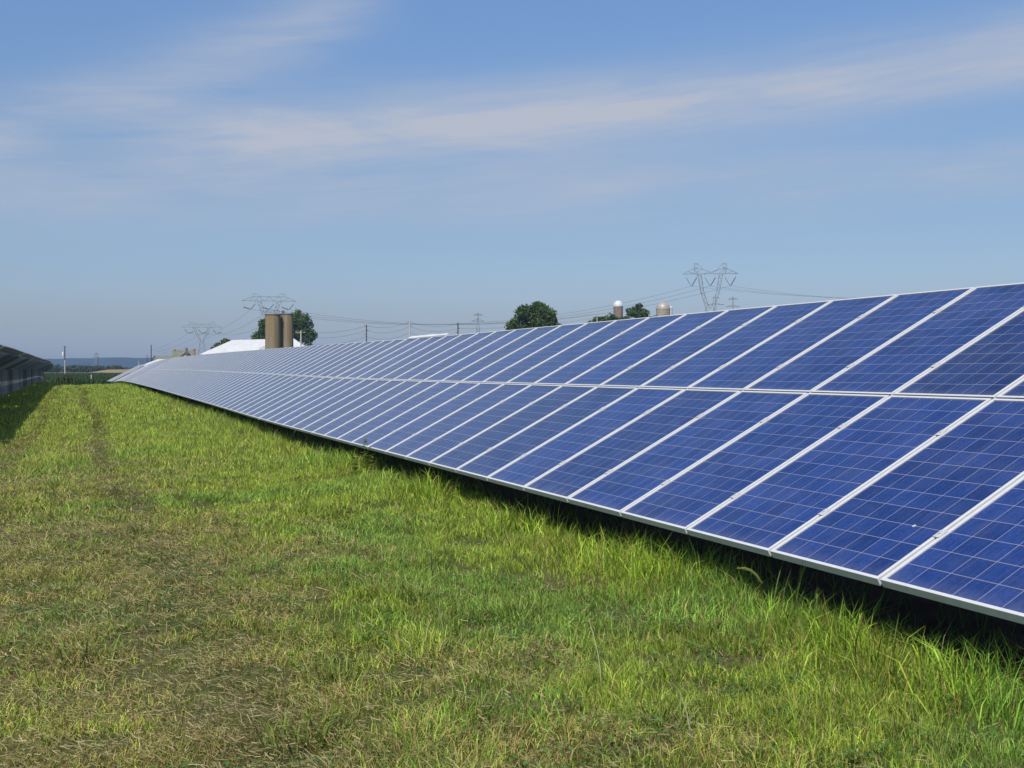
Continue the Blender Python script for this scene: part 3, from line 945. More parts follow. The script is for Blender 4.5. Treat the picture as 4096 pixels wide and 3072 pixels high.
def tree(name, px, depth, py_top, py_bot, width_px, label, c1=(0.035, 0.070, 0.014), c2=(0.100, 0.145, 0.028), lobes=None, n=9000, leaf=0.42, group=None):
    """lobes: (x, z) in units of half the width and of the crown height, with a size"""
    base = at(px, 1481, depth); base.z = float(ground(base.x, base.y)) if base.y < 200 else -1.0
    top = at(px, py_top, depth).z; bot = at(px, py_bot, depth).z
    W = width_px / F4 * depth; H = top - bot
    right = RC @ Vector((1, 0, 0)); fwd = Vector((right.y * -1, right.x, 0)).normalized()
    root = empty(name, base, label, 'tree', group)
    blobs = []
    lobes = lobes or [(0, .55, .5), (-.5, .4, .38), (.5, .42, .38), (0, .85, .3), (-.3, .72, .32), (.32, .74, .32), (0, .2, .4)]
    rs = np.random.default_rng(int(px))
    for lx, lz, sz_ in lobes:
        cx, cz = lx * W / 2, bot - base.z + lz * H
        R_ = sz_ * W / 2
        for k in range(9):
            a = rs.normal(size=3); a /= np.linalg.norm(a)
            rr = R_ * (0.45 + 0.25 * rs.random())
            o = a * (R_ - rr * 0.75) * np.array([1, 1, 0.85])
            off = right * (cx + o[0]) + fwd * (o[1] * 1.2)
            blobs.append((off.x, off.y, cz + o[2], rr, rr * 0.82))
    v, lo, s, tt, c = foliage(blobs, n, leaf, c1, c2)
    np_mesh('crown', v, lo, s, tt, m_leaf, c, root)
    mb = MB(); zc = bot - base.z + 0.5 * H
    mb.bar((0, 0, -0.5), (0, 0, zc * 0.55), W * 0.035, W * 0.026, n=8)
    for k in range(min(14, len(blobs))):
        bq = blobs[int(rs.integers(len(blobs)))]
        mid = Vector((bq[0] * 0.4, bq[1] * 0.4, zc * 0.55 + (bq[2] - zc * 0.55) * 0.45))
        mb.bar((0, 0, zc * 0.5), mid, W * 0.018, W * 0.012, n=6); mb.bar(mid, bq[:3], W * 0.012, W * 0.004, n=5)
    mb.build('trunk', m_bark, root)
    return root


tree('broad_tree', 2143, 330, 1207, 1420, 236, 'broad round crowned tree standing alone behind the middle of the array',
     lobes=[(-.38, .78, .36), (.15, .84, .36), (.38, .72, .40), (-.1, .62, .42), (-.62, .55, .34), (.5, .5, .42), (.78, .47, .24), (-.8, .42, .22), (0, .4, .5), (-.4, .4, .4)], n=15000, leaf=0.36)
tree('silo_tree', 1133, 430, 1240, 1420, 250, 'leafy tree behind the twin concrete silos, bright on its right side',
     lobes=[(.40, .88, .22), (.60, .76, .30), (.30, .72, .34), (.76, .58, .28), (.86, .42, .22), (.62, .42, .36), (.15, .45, .42), (-.56, .62, .30), (-.80, .42, .22), (-.62, .36, .32), (.84, .18, .18), (-.3, .5, .3)],
     c2=(0.105, 0.155, 0.03), n=13000, leaf=0.42)
tree('dark_tree', 890, 470, 1360, 1425, 105, 'low dark tree peeping over the left slope of the white barn roof', lobes=[(.3, .72, .45), (-.2, .5, .45), (-.6, .3, .4), (.7, .55, .35)], n=3500, leaf=0.5)
tree('bushy_tree', 2425, 420, 1247, 1400, 160, 'low bushy tree in front of the white domed silo, left of it', lobes=[(-.7, .66, .3), (-.38, .80, .26), (-.1, .73, .34), (.25, .80, .34), (.6, .73, .34), (.85, .63, .22), (-.5, .4, .4), (.1, .35, .5), (.6, .4, .4)],
     c2=(0.10, 0.15, 0.03), n=6000, leaf=0.42)
tree('shaggy_tree', 2553, 440, 1213, 1390, 150, 'uneven dark tree between the white domed silo and the grey domed silo', lobes=[(.05, .91, .24), (-.35, .82, .32), (.3, .75, .34), (-.7, .62, .28), (0, .62, .46), (.7, .60, .28), (.95, .64, .2), (-.3, .35, .45), (.4, .35, .4)], n=7500, leaf=0.42)
# a bush on the crest at the end of the aisle
tree('crest_bush', 268, 160, 1503, 1545, 52, 'brownish bush at the far left end of the aisle, below the utility pole', c1=(0.06, 0.06, 0.02), c2=(0.12, 0.11, 0.04), n=900, leaf=0.13)

# far woodland edge, seen as one mass
blobs = []
for px in np.arange(90, 560, 4.5):
    h = 20 + 14 * vnoise(px, 0, 0.035, 3) + 8 * vnoise(px, 5, 0.11, 8)
    if px > 505: h *= max(0.0, (560 - px) / 55)
    for k in range(2):
        q = at(px + random.uniform(-3, 3), 1500 - h * random.uniform(0.25, 0.78), 850 + random.uniform(-15, 25))
        blobs.append((q.x, q.y, q.z, 2.6 + 1.4 * random.random(), 2.8))
v, lo, s, tt, c = foliage(blobs, 12000, 0.8, (0.030, 0.042, 0.016), (0.075, 0.078, 0.030))
tag(np_mesh('tree_line', v, lo, s, tt, m_leaf, c), 'dark woodland edge below the blue hills at the far left', 'woodland', kind='stuff')

# far wooded hills
m_hill = mottled('hill_forest', (0.014, 0.028, 0.018), (0.028, 0.045, 0.024), 0.02, 1.0)
hx = np.arange(-3200, 3200, 16.0); rows = []
for j, (dy, fz) in enumerate(((-500, 0), (-250, 0.55), (0, 1.0), (400, 0.7))):
    z = -12 + fz * (12 + 30 + 14 * (vnoise(hx, 0, 0.0021, 14) - 0.4) + 3.5 * vnoise(hx, 3, 0.03, 15) + 7 * np.clip((hx + 150) / 500, -1, 1))
    rows.append(np.stack([hx + 0 * z, np.full_like(hx, 3900 + dy), z], 1))
V = np.concatenate(rows); n = len(hx)
idx = (np.arange(3)[:, None] * n + np.arange(n - 1)[None]).ravel()
h_o = np_mesh('hills', V, np.stack([idx, idx + 1, idx + n + 1, idx + n], 1).ravel(), np.arange(len(idx)) * 4, np.full(len(idx), 4), m_hill)
tag(h_o, kind='structure')

# corn beyond the crest, and a ripe field behind it
m_corn = leaf_mat('corn_leaves', 0.3)
n = 42000
y = 168 + 350 * rng.random(n) ** 1.5; x = (-0.075 * y - 6) + (0.075 * y + 6 + 0.085 * y + 16) * rng.random(n)
col = np.array([0.040, 0.072, 0.026]) * (0.6 + 0.9 * rng.random(n))[:, None] + np.array([0.05, 0.05, 0.01]) * (rng.random(n) < 0.15)[:, None]
kp = (x > -0.8) | (y > 205); x, y, col = x[kp], y[kp], col[kp]; n = len(x)
v, lo, s, tt, c = blade_mesh('', x, y, 1.7 + 0.7 * rng.random(n), 0.28 + 0.0016 * (y - 150), 0.15 + 0.3 * rng.random(n), col, seg=1, z0=ground(x, y))
tag(np_mesh('cornfield', v, lo, s, tt, m_corn, c), 'dark green corn field beyond the end of the grass aisle', 'corn', kind='stuff')
m_field = mottled('ripe_field', (0.19, 0.14, 0.06), (0.26, 0.19, 0.085), 0.05, 1.0)
mb = MB()
pts = [at(352, 1490.5, 520), at(720, 1496, 480), at(760, 1474, 800), at(430, 1478.5, 800)]
n_ = 12
for i in range(n_):
    a, b2 = i / n_, (i + 1) / n_
    mb.poly([pts[0].lerp(pts[1], a), pts[0].lerp(pts[1], b2), pts[3].lerp(pts[2], b2), pts[3].lerp(pts[2], a)])
tag(mb.build('field', m_field), kind='structure')

# ------------------------------------------------------------------ farm buildings
m_white_roof = mottled('white_metal_roof', (0.47, 0.47, 0.46), (0.53, 0.53, 0.52), 0.6, 0.45)
m_white_wall = mottled('white_boards', (0.50, 0.50, 0.48), (0.58, 0.58, 0.56), 1.5, 0.7)
m_conc, t, b = principled('stained_concrete', (0.3, 0.27, 0.2), 0.9)
tc = t.new('ShaderNodeTexCoord').outputs['Object']
mp = t.new('ShaderNodeMapping'); t.l.new(tc, mp.inputs[0]); mp.inputs['Scale'].default_value = (1.0, 1.0, 0.06)
nv_ = t.noise(mp.outputs[0], 1.1, 4, 0.6); nf = t.noise(tc, 3.0, 5, 0.7)
cc = t.mix(t.ramp(nv_, 0.44, 0.56), (0.20, 0.18, 0.14), (0.20, 0.125, 0.030))
mp2 = t.new('ShaderNodeMapping'); t.l.new(tc, mp2.inputs[0]); mp2.inputs['Scale'].default_value = (2.6, 2.6, 0.05); mp2.inputs['Location'].default_value = (3, 7, 1)
cc = t.mix(t.math('MULTIPLY', t.ramp(t.noise(mp2.outputs[0], 1.0, 4, 0.65), 0.52, 0.68), 0.75), cc, (0.065, 0.058, 0.045))
cc = t.mix(t.math('MULTIPLY', t.ramp(nf, 0.4, 0.75), 0.5), cc, (0.33, 0.28, 0.20))
wv_ = t.new('ShaderNodeTexWave', bands_direction='Z'); t.l.new(tc, wv_.inputs[0]); wv_.inputs['Scale'].default_value = 0.42
cc = t.mix(t.math('MULTIPLY', t.ramp(wv_.outputs[1], 0.86, 0.97), 0.25), cc, (0.10, 0.09, 0.07))
t.l.new(cc, b.inputs['Base Color'])
m_stave = mottled('brown_staves', (0.15, 0.105, 0.08), (0.24, 0.18, 0.14), 1.3, 0.9)
m_dome_w = mottled('white_dome', (0.46, 0.48, 0.50), (0.56, 0.58, 0.60), 1.0, 0.4)
m_dome_g = mottled('grey_dome', (0.30, 0.26, 0.22), (0.38, 0.33, 0.28), 1.0, 0.5, 0.1)
m_grey_wall = mottled('weathered_grey', (0.24, 0.21, 0.16), (0.34, 0.31, 0.25), 1.2, 0.9)
m_steel_far = mottled('tower_steel', (0.15, 0.16, 0.17), (0.23, 0.24, 0.25), 0.5, 0.6)
m_rail = mottled('dark_iron', (0.08, 0.07, 0.06), (0.14, 0.12, 0.11), 2, 0.7)


def px_m(n, depth): return n / F4 * depth


def silo(px, depth, wpx, y_top, dome_h, label, wall, dome, group, hoops=True, ribs=0):
    c = at(px, 1481, depth); r = px_m(wpx, depth) / 2; gz = -1.2
    root = empty('silo', (c.x, c.y, gz), label, 'silo', group)
    h = at(px, y_top, depth).z - gz
    mb = MB(); mb.lathe([(r, 0), (r, h), (0.01, h)], 32); mb.build('wall', wall, root)
    if hoops:
        hb = MB()
        z = 0.8
        while z < h - 0.2:
            hb.lathe([(r + 0.004, z), (r + 0.035, z + 0.015), (r + 0.035, z + 0.05), (r + 0.004, z + 0.065)], 32); z += 0.9
        hb.build('hoops', m_rail, root)
    if dome_h:
        db = MB(); prof = []
        n = 9; dh = px_m(dome_h, depth)
        for i in range(n + 1):
            a = math.pi / 2 * i / n
            prof.append((max(0.01, (r + 0.06) * math.cos(a)), h + dh * math.sin(a)))
        db.lathe([(r + 0.06, h - 0.25)] + prof, 32)
        db.build('dome', dome, root, smooth=True)
        if ribs:
            rb = MB()
            for k in range(ribs):
                t_ = 2 * math.pi * k / ribs
                for (r1, z1), (r2, z2) in zip(prof[:-1], prof[1:]):
                    rb.bar((r1 * math.cos(t_), r1 * math.sin(t_), z1), (r2 * math.cos(t_), r2 * math.sin(t_), z2), 0.07, n=4)
            rb.build('dome_ribs', dome, root)
    return root, r, h


for px, dep, wpx, yt, lab in ((1091.5, 350, 60, 1257, 'left hand concrete silo of the twin pair, ochre stains and a railing on top'),
                              (1147, 353.5, 53, 1255, 'right hand concrete silo of the twin pair, browner and without railing')):
    root, r, h = silo(px, dep, wpx, yt, 0, lab, m_conc, None, 'twin concrete silos', hoops=False)
    rim = MB(); rim.lathe([(r + 0.003, h - 0.35), (r + 0.12, h - 0.3), (r + 0.12, h - 0.003), (r + 0.003, h - 0.003)], 32); rim.build('rim', m_rail, root)
    if px < 1100:
        rl = MB()
        for k in range(12):
            t_ = 2 * math.pi * k / 12
            rl.bar((r * 0.92 * math.cos(t_), r * 0.92 * math.sin(t_), h), (r * 0.92 * math.cos(t_), r * 0.92 * math.sin(t_), h + 1.25), 0.035, n=4)
        for zz in (0.65, 1.22):
            for k in range(24):
                t1, t2 = 2 * math.pi * k / 24, 2 * math.pi * (k + 1) / 24
                rl.bar((r * 0.92 * math.cos(t1), r * 0.92 * math.sin(t1), h + zz), (r * 0.92 * math.cos(t2), r * 0.92 * math.sin(t2), h + zz), 0.03, n=4)
        rl.build('railing', m_rail, root)
    else:
        hatch = MB(); hatch.box((-1.5, -0.4, h), (-0.7, 0.4, h + 0.95)); hatch.build('hatch', m_rail, root)

silo(2472.5, 480, 38, 1224, 21.5, 'brown stave silo with a ribbed white dome', m_stave, m_dome_w, 'domed silos', ribs=14)
silo(2652, 480, 56, 1236, 27, 'wide grey silo with a smooth grey dome', m_grey_wall, m_dome_g, 'domed silos')
silo(2676, 492, 27, 1233, 9, 'narrow pale silo half hidden behind the grey domed silo', m_white_wall, m_dome_w, 'domed silos', hoops=False)


def frame_of(px, depth):
    """origin on the ground plus the horizontal right and away directions there"""
    o = at(px, 1481, depth); o.z = 0
    a = Vector((o.x, o.y, 0)).normalized(); r_ = Vector((a.y, -a.x, 0))
    return o, r_, a


# white hipped barn behind the silos
dep = 385
o, rt, aw = frame_of(1040, dep)
root = empty('barn', o, 'large barn with a bright white metal roof left of and behind the twin silos', 'barn')
def Lp(px, py, back): 
    x = (px - 1040) / F4 * dep; z = at(px, py, dep).z
    q = rt * x + aw * back; return Vector((q.x, q.y, z))
ridge_l, ridge_r = Lp(930, 1358, 9), Lp(1176, 1350, 9)
ev_z = Lp(817, 1418, 0).z
def E(px, back):
    q = Lp(px, 1418, back); q.z = ev_z; return q
fl, frr, bl_, brr = E(806, 0), E(1262, 0), E(850, 18), E(1262, 18)
mb = MB()
for poly in ([fl, frr, ridge_r, ridge_l], [frr, brr, ridge_r], [brr, bl_, ridge_l, ridge_r], [bl_, fl, ridge_l]):
    mb.poly(poly)
mb.build('roof', m_white_roof, root)
mb = MB(); ins = []
cen = (fl + frr + bl_ + brr) / 4
for p in (fl, frr, brr, bl_):
    q = p.lerp(cen, 0.04); q.z = ev_z - 0.05; ins.append(q)
for i in range(4):
    a, b2 = ins[i], ins[(i + 1) % 4]
    mb.poly([Vector((a.x, a.y, -2)), Vector((b2.x, b2.y, -2)), b2, a])
mb.build('wall', m_white_wall, root)
# small gable in front of the barn by the silos
g = MB()
a0, a1, a2 = Lp(1036, 1394, -6), Lp(1066, 1380, -6), Lp(1096, 1394, -6)
dpt = aw * 7
g.poly([a0, a1, a1 + dpt, a0 + dpt]); g.poly([a1, a2, a2 + dpt, a1 + dpt])
g.build('lean_to_roof', m_rail, root)
g = MB(); g.poly([a0, Vector((a0.x, a0.y, -2)), Vector((a2.x, a2.y, -2)), a2, a1]); g.build('lean_to_wall', m_white_wall, root)

# white roofed shed at the end of the array
dep = 230
o, rt, aw = frame_of(620, dep)
root = empty('shed', o, 'low building with a dazzling white roof at the far end of the array', 'shed')
def L2(px, py, back):
    q = rt * ((px - 620) / F4 * dep) + aw * back; return Vector((q.x, q.y, at(px, py, dep).z))
r0, r1 = L2(632, 1436.0, 3), L2(700, 1434.5, 3)
e0, e1, e2 = L2(564, 1462.5, 0), L2(700, 1470, 0), L2(700, 1462, 6)
mb = MB(); mb.poly([e0, e1, r1, r0]); mb.poly([e2, L2(590, 1460, 6), r0, r1]); mb.poly([L2(590, 1460, 6), e0, r0])
mb.build('roof', m_white_roof, root)
mb = MB()
wa, wb, wc, wdd = L2(580, 1465, 0.6), L2(699, 1471, 0.6), L2(699, 1471, 5.4), L2(594, 1465, 5.4)
for a, b2 in ((wa, wb), (wb, wc), (wc, wdd), (wdd, wa)):
    mb.poly([Vector((a.x, a.y, -2.5)), Vector((b2.x, b2.y, -2.5)), b2 - Vector((0, 0, 0.06)), a - Vector((0, 0, 0.06))])
mb.build('wall', m_white_wall, root)

# farmhouse
m_shingle = mottled('tan_shingles', (0.10, 0.11, 0.075), (0.17, 0.175, 0.125), 1.6, 0.9)
m_brick = mottled('brick', (0.28, 0.13, 0.085), (0.38, 0.20, 0.14), 2, 0.9)
m_stone = mottled('chimney_stone', (0.12, 0.095, 0.085), (0.2, 0.16, 0.14), 2, 0.9)
m_trim = mottled('dark_trim', (0.05, 0.055, 0.065), (0.08, 0.085, 0.10), 2, 0.7)
dep = 330
o, rt, aw = frame_of(710, dep)
root = empty('farmhouse', o, 'farmhouse with tan shingle roof and chimneys behind the far panels', 'house')
def L3(px, py, back):
    q = rt * ((px - 710) / F4 * dep) + aw * back; return Vector((q.x, q.y, at(px, py, dep).z))
def gable(p0, p1, yr, ye, b0, b1, name, wallname):
    rb = MB(); mid = (b0 + b1) / 2
    ra, rb_ = L3(p0, yr, mid), L3(p1, yr, mid)
    fa, fb = L3(p0 - 3, ye, b0), L3(p1 + 3, ye, b0); ba, bb_ = L3(p0 - 3, ye, b1), L3(p1 + 3, ye, b1)
    th = Vector((0, 0, 0.22))
    rb.poly([fa, fb, rb_, ra]); rb.poly([bb_, ba, ra, rb_])
    rb.poly([fa - th, ra - th, rb_ - th, fb - th]); rb.poly([ba - th, bb_ - th, rb_ - th, ra - th])
    rb.poly([fa - th, fb - th, fb, fa])
    r_o = rb.build('roof', m_shingle, root)
    w_ = MB(); ins_ = 0.3
    A, B_, C_, D_ = (L3(p0, ye, b0 + ins_), L3(p1, ye, b0 + ins_), L3(p1, ye, b1 - ins_), L3(p0, ye, b1 - ins_))
    dn = lambda q: Vector((q.x, q.y, -2)); up = lambda q: q - Vector((0, 0, 0.3))
    w_.poly([dn(A), dn(B_), up(B_), up(A)]); w_.poly([dn(C_), dn(D_), up(D_), up(C_)])
    w_.poly([dn(B_), dn(C_), up(C_), rb_ - Vector((0, 0, 0.3)), up(B_)]); w_.poly([dn(D_), dn(A), up(A), ra - Vector((0, 0, 0.3)), up(D_)])
    w_.build('wall', m_white_wall, root)
    return r_o
gable(690, 775, 1400, 1440, 0, 9, 'roof', 'wall')
wing = gable(622, 689, 1423, 1450, 2, 9, 'roof', 'wall')
tr = MB()                                                # cross gable towards the camera with dark barge boards
a0, a1, a2 = L3(722, 1427, -1.2), L3(745, 1407, -1.2), L3(768, 1427, -1.2)
back_ = aw * 4.5
g = MB(); g.poly([a0, Vector((a0.x, a0.y, -2)), Vector((a2.x, a2.y, -2)), a2, a1]); g.build('gable_wall', m_white_wall, root)
g = MB(); g.poly([a0, a1, a1 + back_, a0 + back_]); g.poly([a1, a2, a2 + back_, a1 + back_]); g.build('gable_roof', m_shingle, root)
f_ = aw * -0.15
tr.bar(a0 + f_, a1 + f_, 0.13); tr.bar(a1 + f_, a2 + f_, 0.13); tr.build('barge_board', m_trim, root)
tr = MB(); tr.bar(L3(611, 1440, 1.9), L3(622, 1423, 5.5), 0.15); tr.build('barge_board', m_trim, root)
for px, yt, yb, wpx, mt, bk in ((700, 1398, 1412, 7, m_brick, 4.5), (745.5, 1394, 1425, 8, m_stone, -1.9), (776.5, 1396, 1440, 10, m_brick, 4.0)):
    c0 = L3(px, yt, bk); wv2_ = px_m(wpx, dep) / 2; zb = L3(px, yb, bk).z
    ch = MB(); ch.box((c0.x - wv2_, c0.y - wv2_, zb), (c0.x + wv2_, c0.y + wv2_, c0.z - 0.15)); ch.box((c0.x - wv2_ - 0.08, c0.y - wv2_ - 0.08, c0.z - 0.15), (c0.x + wv2_ + 0.08, c0.y + wv2_ + 0.08, c0.z + 0.1))
    ch.build('chimney', mt, root)

# ------------------------------------------------------------------ poles
m_wood_dark = mottled('tarred_wood', (0.045, 0.035, 0.035), (0.09, 0.07, 0.065), 1.5, 0.9, stretch=(1, 1, 0.2))
m_wood_pale = mottled('weathered_wood', (0.36, 0.33, 0.28), (0.46, 0.43, 0.38), 1.5, 0.9, stretch=(1, 1, 0.2))
m_metal_w = mottled('pale_paint', (0.62, 0.62, 0.60), (0.7, 0.7, 0.68), 1.5, 0.6)
m_insul = mottled('insulator_glaze', (0.06, 0.06, 0.09), (0.10, 0.10, 0.14), 2, 0.35)
m_wire = mottled('conductor', (0.05, 0.05, 0.06), (0.08, 0.08, 0.09), 1, 0.6)
POLES = {}


def pole(px, depth, y_top, r, mat, label, arm=0.0, group='poles behind the array', pins=0, gz=-1.5, y_base=None):
    c = at(px, 1481, depth); top = at(px, y_top, depth).z
    if y_base: gz = at(px, y_base, depth).z
    root = empty('utility_pole', (c.x, c.y, gz), label, 'pole', group)
    h = top - gz
    mb = MB(); mb.bar((0, 0, 0), (0, 0, h), r * 1.15, r * 0.8, n=10); mb.build('shaft', mat, root)
    rt_ = frame_of(px, depth)[1]
    if arm:
        ab = MB(); ab.bar(rt_ * -arm + Vector((0, 0.12, h - 0.5)), rt_ * arm + Vector((0, 0.12, h - 0.5)), 0.09, n=4)
        ab.build('cross_arm', mat, root)
        for k in (-0.9, -0.35, 0.9):
            ib = MB(); q = rt_ * (arm * k) + Vector((0, 0.12, h - 0.42)); ib.lathe([(0.05, q.z), (0.09, q.z + 0.1), (0.05, q.z + 0.2), (0.08, q.z + 0.28), (0.02, q.z + 0.34)], 8, cx=q.x, cy=q.y)
            ib.build('insulator', m_insul, root)
    for k in range(pins):
        ib = MB(); z = h - 0.35 - 1.1 * k; s = 1 if k % 2 else -1
        ib.bar(rt_ * (s * r * 0.9) + Vector((0, 0, z)), rt_ * (s * (r + 0.38)) + Vector((0, 0, z + 0.05)), 0.07, n=6); ib.build('insulator', m_insul, root)
    POLES[px] = Vector((c.x, c.y, top))
    return root, h, rt_


pole(1204, 300, 1322, 0.20, m_wood_pale, 'pale pole with a cross arm in front of the silo tree', arm=1.15)
pole(1466, 300, 1299, 0.17, m_wood_dark, 'dark bare pole, first one right of the twin silos', pins=3)
pole(1639, 300, 1283, 0.20, m_wood_pale, 'pale bare pole above the joint in the array', pins=2)
pole(1832, 300, 1291, 0.19, m_wood_dark, 'dark bare pole between the pale pole and the broad tree', pins=3)
pole(2388, 400, 1251, 0.22, m_wood_pale, 'grey pole stub in front of the low bushy tree')
pole(605, 350, 1380, 0.17, m_wood_dark, 'slim dark pole left of the farmhouse')
pole(589, 420, 1420, 0.13, m_wood_dark, 'shorter thin pole just left of the slim dark pole')
pole(555, 380, 1443, 0.13, m_wood_pale, 'short pale post standing before the blue hills', y_base=1472)
root, h, rt_ = pole(259.5, 423, 1384, 0.21, m_wood_pale, 'utility pole with a white transformer beyond the aisle', arm=0.75, y_base=1508)
tb = MB(); q = rt_ * -0.62 + Vector((0, 0, h - 3.6)); tb.lathe([(0.02, q.z), (0.34, q.z + 0.02), (0.36, q.z + 1.2), (0.2, q.z + 1.35), (0.02, q.z + 1.36)], 14, cx=q.x, cy=q.y)
tb.build('transformer', m_metal_w, root)
tb = MB(); tb.bar((0, 0, h * 0.55), (0, 0, h - 0.02), 0.222, 0.19, n=10); tb.build('sleeve', m_wood_dark, root)
pole(392, 900, 1427, 0.32, m_wood_dark, 'distant dark pole rising from the woodland edge', y_base=1490)
c = ground_at(365, 1540); mp_ = at(365, 1502, 165)
root = empty('marker_post', (mp_.x, mp_.y, float(ground(mp_.x, mp_.y))), 'thin pale marker post in front of the corn', 'post')
mb = MB(); mb.bar((0, 0, 0), (0, 0, mp_.z - float(ground(mp_.x, mp_.y))), 0.05, n=8); mb.build('shaft', m_metal_w, root)
mb = MB(); mb.lathe([(0.06, mp_.z - root.location.z - 0.02), (0.075, mp_.z - root.location.z + 0.02), (0.02, mp_.z - root.location.z + 0.1)], 8); mb.build('cap', m_metal_w, root)

# ------------------------------------------------------------------ pylons
HANG = {}


def truss(mb, a, b, c, d, n, r):
    """zigzag web between chord a-b and chord c-d"""
    a, b, c, d = map(Vector, (a, b, c, d))
    for i in range(n):
        u0, u1 = i / n, (i + 1) / n
        p, q = (a.lerp(b, u0), c.lerp(d, u1)) if i % 2 == 0 else (c.lerp(d, u0), a.lerp(b, u1))
        mb.bar(p, q, r, n=3, cap=False)


def pylon(name, px, depth, y_arm, y_waist, half_arm, label, style, rz=0.0, gz=-1.5):
    o, rt_, aw_ = frame_of(px, depth)
    root = empty(name, (o.x, o.y, gz), label, 'pylon', 'transmission pylons', rz=math.atan2(rt_.y, rt_.x) + rz)
    za = at(px, y_arm, depth).z - gz; zw = at(px, y_waist, depth).z - gz
    rr, rb = 0.17, 0.085
    body = MB(); D = 1.1
    w0 = 1.1 if style == 'flat' else 1.9
    for sx_ in (-1, 1):
        for sy_ in (-1, 1):
            body.bar((sx_ * zw * 0.20, sy_ * zw * 0.2, 0), (sx_ * w0, sy_ * D, zw), rr, n=4)
        truss(body, (sx_ * zw * 0.2, -zw * 0.2, 0), (sx_ * w0, -D, zw), (sx_ * zw * 0.2, zw * 0.2, 0), (sx_ * w0, D, zw), 7, rb)
    for sy_ in (-1, 1):
        truss(body, (-zw * 0.2, sy_ * zw * 0.2, 0), (-w0, sy_ * D, zw), (zw * 0.2, sy_ * zw * 0.2, 0), (w0, sy_ * D, zw), 7, rb)
        truss(body, (zw * 0.2, sy_ * zw * 0.2, 0), (w0, sy_ * D, zw), (-zw * 0.2, sy_ * zw * 0.2, 0), (-w0, sy_ * D, zw), 7, rb)
    body.build('lattice_body', m_steel_far, root)
    for sx_ in (-1, 1):
        ln = MB()
        if style == 'flat':
            outer_t, inner_t, knee = (sx_ * 5.9, za), (sx_ * 3.9, za), (sx_ * 3.0, zw + (za - zw) * 0.42)
        else:
            outer_t, inner_t, knee = (sx_ * 6.1, za), (sx_ * 4.4, za), (sx_ * 3.7, zw + (za - zw) * 0.47)
        for sy_ in (-1, 1):
            kx, kz = knee
            ln.bar((sx_ * w0, sy_ * D, zw), (kx + sx_ * 0.7, sy_ * D, kz), rr * 0.9, n=4); ln.bar((kx + sx_ * 0.7, sy_ * D, kz), (outer_t[0], sy_ * 0.9, za), rr * 0.9, n=4)
            ln.bar((sx_ * 0.25, sy_ * D, zw), (kx - sx_ * 0.7, sy_ * D, kz), rr * 0.8, n=4); ln.bar((kx - sx_ * 0.7, sy_ * D, kz), (inner_t[0], sy_ * 0.9, za), rr * 0.8, n=4)
            truss(ln, (kx + sx_ * 0.7, sy_ * D, kz), (outer_t[0], sy_ * 0.9, za), (kx - sx_ * 0.7, sy_ * D, kz), (inner_t[0], sy_ * 0.9, za), 6, rb)
            truss(ln, (sx_ * w0, sy_ * D, zw), (kx + sx_ * 0.7, sy_ * D, kz), (sx_ * 0.25, sy_ * D, zw), (kx - sx_ * 0.7, sy_ * D, kz), 4, rb)
        ln.build('lattice_leg', m_steel_far, root)
    arm = MB(); ha = half_arm
    if style == 'flat':
        top = [(-ha, 0.0), (-ha * 0.72, 1.55), (-ha * 0.53, 2.15), (ha * 0.53, 2.15), (ha * 0.72, 1.55), (ha, 0.0)]
    else:
        top = [(-ha, 0.0), (-ha * 0.60, 2.6), (-ha * 0.55, 3.0), (-ha * 0.30, 2.4), (0, 0.7), (ha * 0.30, 2.0), (ha * 0.55, 3.0), (ha * 0.60, 2.6), (ha, 0.0)]
    for sy_ in (-0.9, 0.9):
        arm.bar((-ha, sy_ * 0.3, za), (ha, sy_ * 0.3, za), rr * 0.9, n=4)
        for (x0, z0), (x1, z1) in zip(top[:-1], top[1:]):
            arm.bar((x0, sy_ * 0.3, za + z0), (x1, sy_ * 0.3, za + z1), rr * 0.8, n=4)
            truss(arm, (x0, sy_ * 0.3, za), (x1, sy_ * 0.3, za), (x0, sy_ * 0.3, za + z0), (x1, sy_ * 0.3, za + z1), max(1, int(abs(x1 - x0) / 2.3)), rb)
    arm.build('cross_arm', m_steel_far, root)
    for sx_ in (-1, 1):
        pk = MB()
        if style == 'flat':
            x0 = sx_ * ha * 0.53
            pk.bar((x0, 0, za + 2.15), (x0, 0, za + 3.5), rb); pk.bar((x0 + sx_ * 1.1, 0, za + 3.5), (x0 - sx_ * 1.2, 0, za + 3.5), rr * 0.8); pk.bar((x0 - sx_ * 1.2, 0, za + 3.5), (x0 - sx_ * 3.2, 0, za + 2.15), rb)
            pk.bar((x0 + sx_ * 1.1, 0, za + 3.5), (x0 + sx_ * 1.1, 0, za + 1.9), rb)
        else:
            x0 = sx_ * ha * 0.55
            pk.bar((x0, 0, za), (x0 + sx_ * 0.5, 0, za + 5.0), rr * 0.8); pk.bar((x0 + sx_ * 0.5, 0, za + 5.0), (x0 - sx_ * 1.1, 0, za + 5.0), rr)
            pk.bar((x0 - sx_ * 1.1, 0, za + 5.0), (x0 - sx_ * 1.1, 0, za), rb); pk.bar((x0 - sx_ * 1.1, 0, za + 5.0), (x0 - sx_ * 4.0, 0, za + 2.2), rr * 0.8)
            truss(pk, (x0, 0, za), (x0 + sx_ * 0.5, 0, za + 5.0), (x0 - sx_ * 1.1, 0, za), (x0 - sx_ * 1.1, 0, za + 5.0), 5, rb)
        pk.build('earth_wire_peak', m_steel_far, root)
    M = root.matrix_basis
    HANG[px] = []
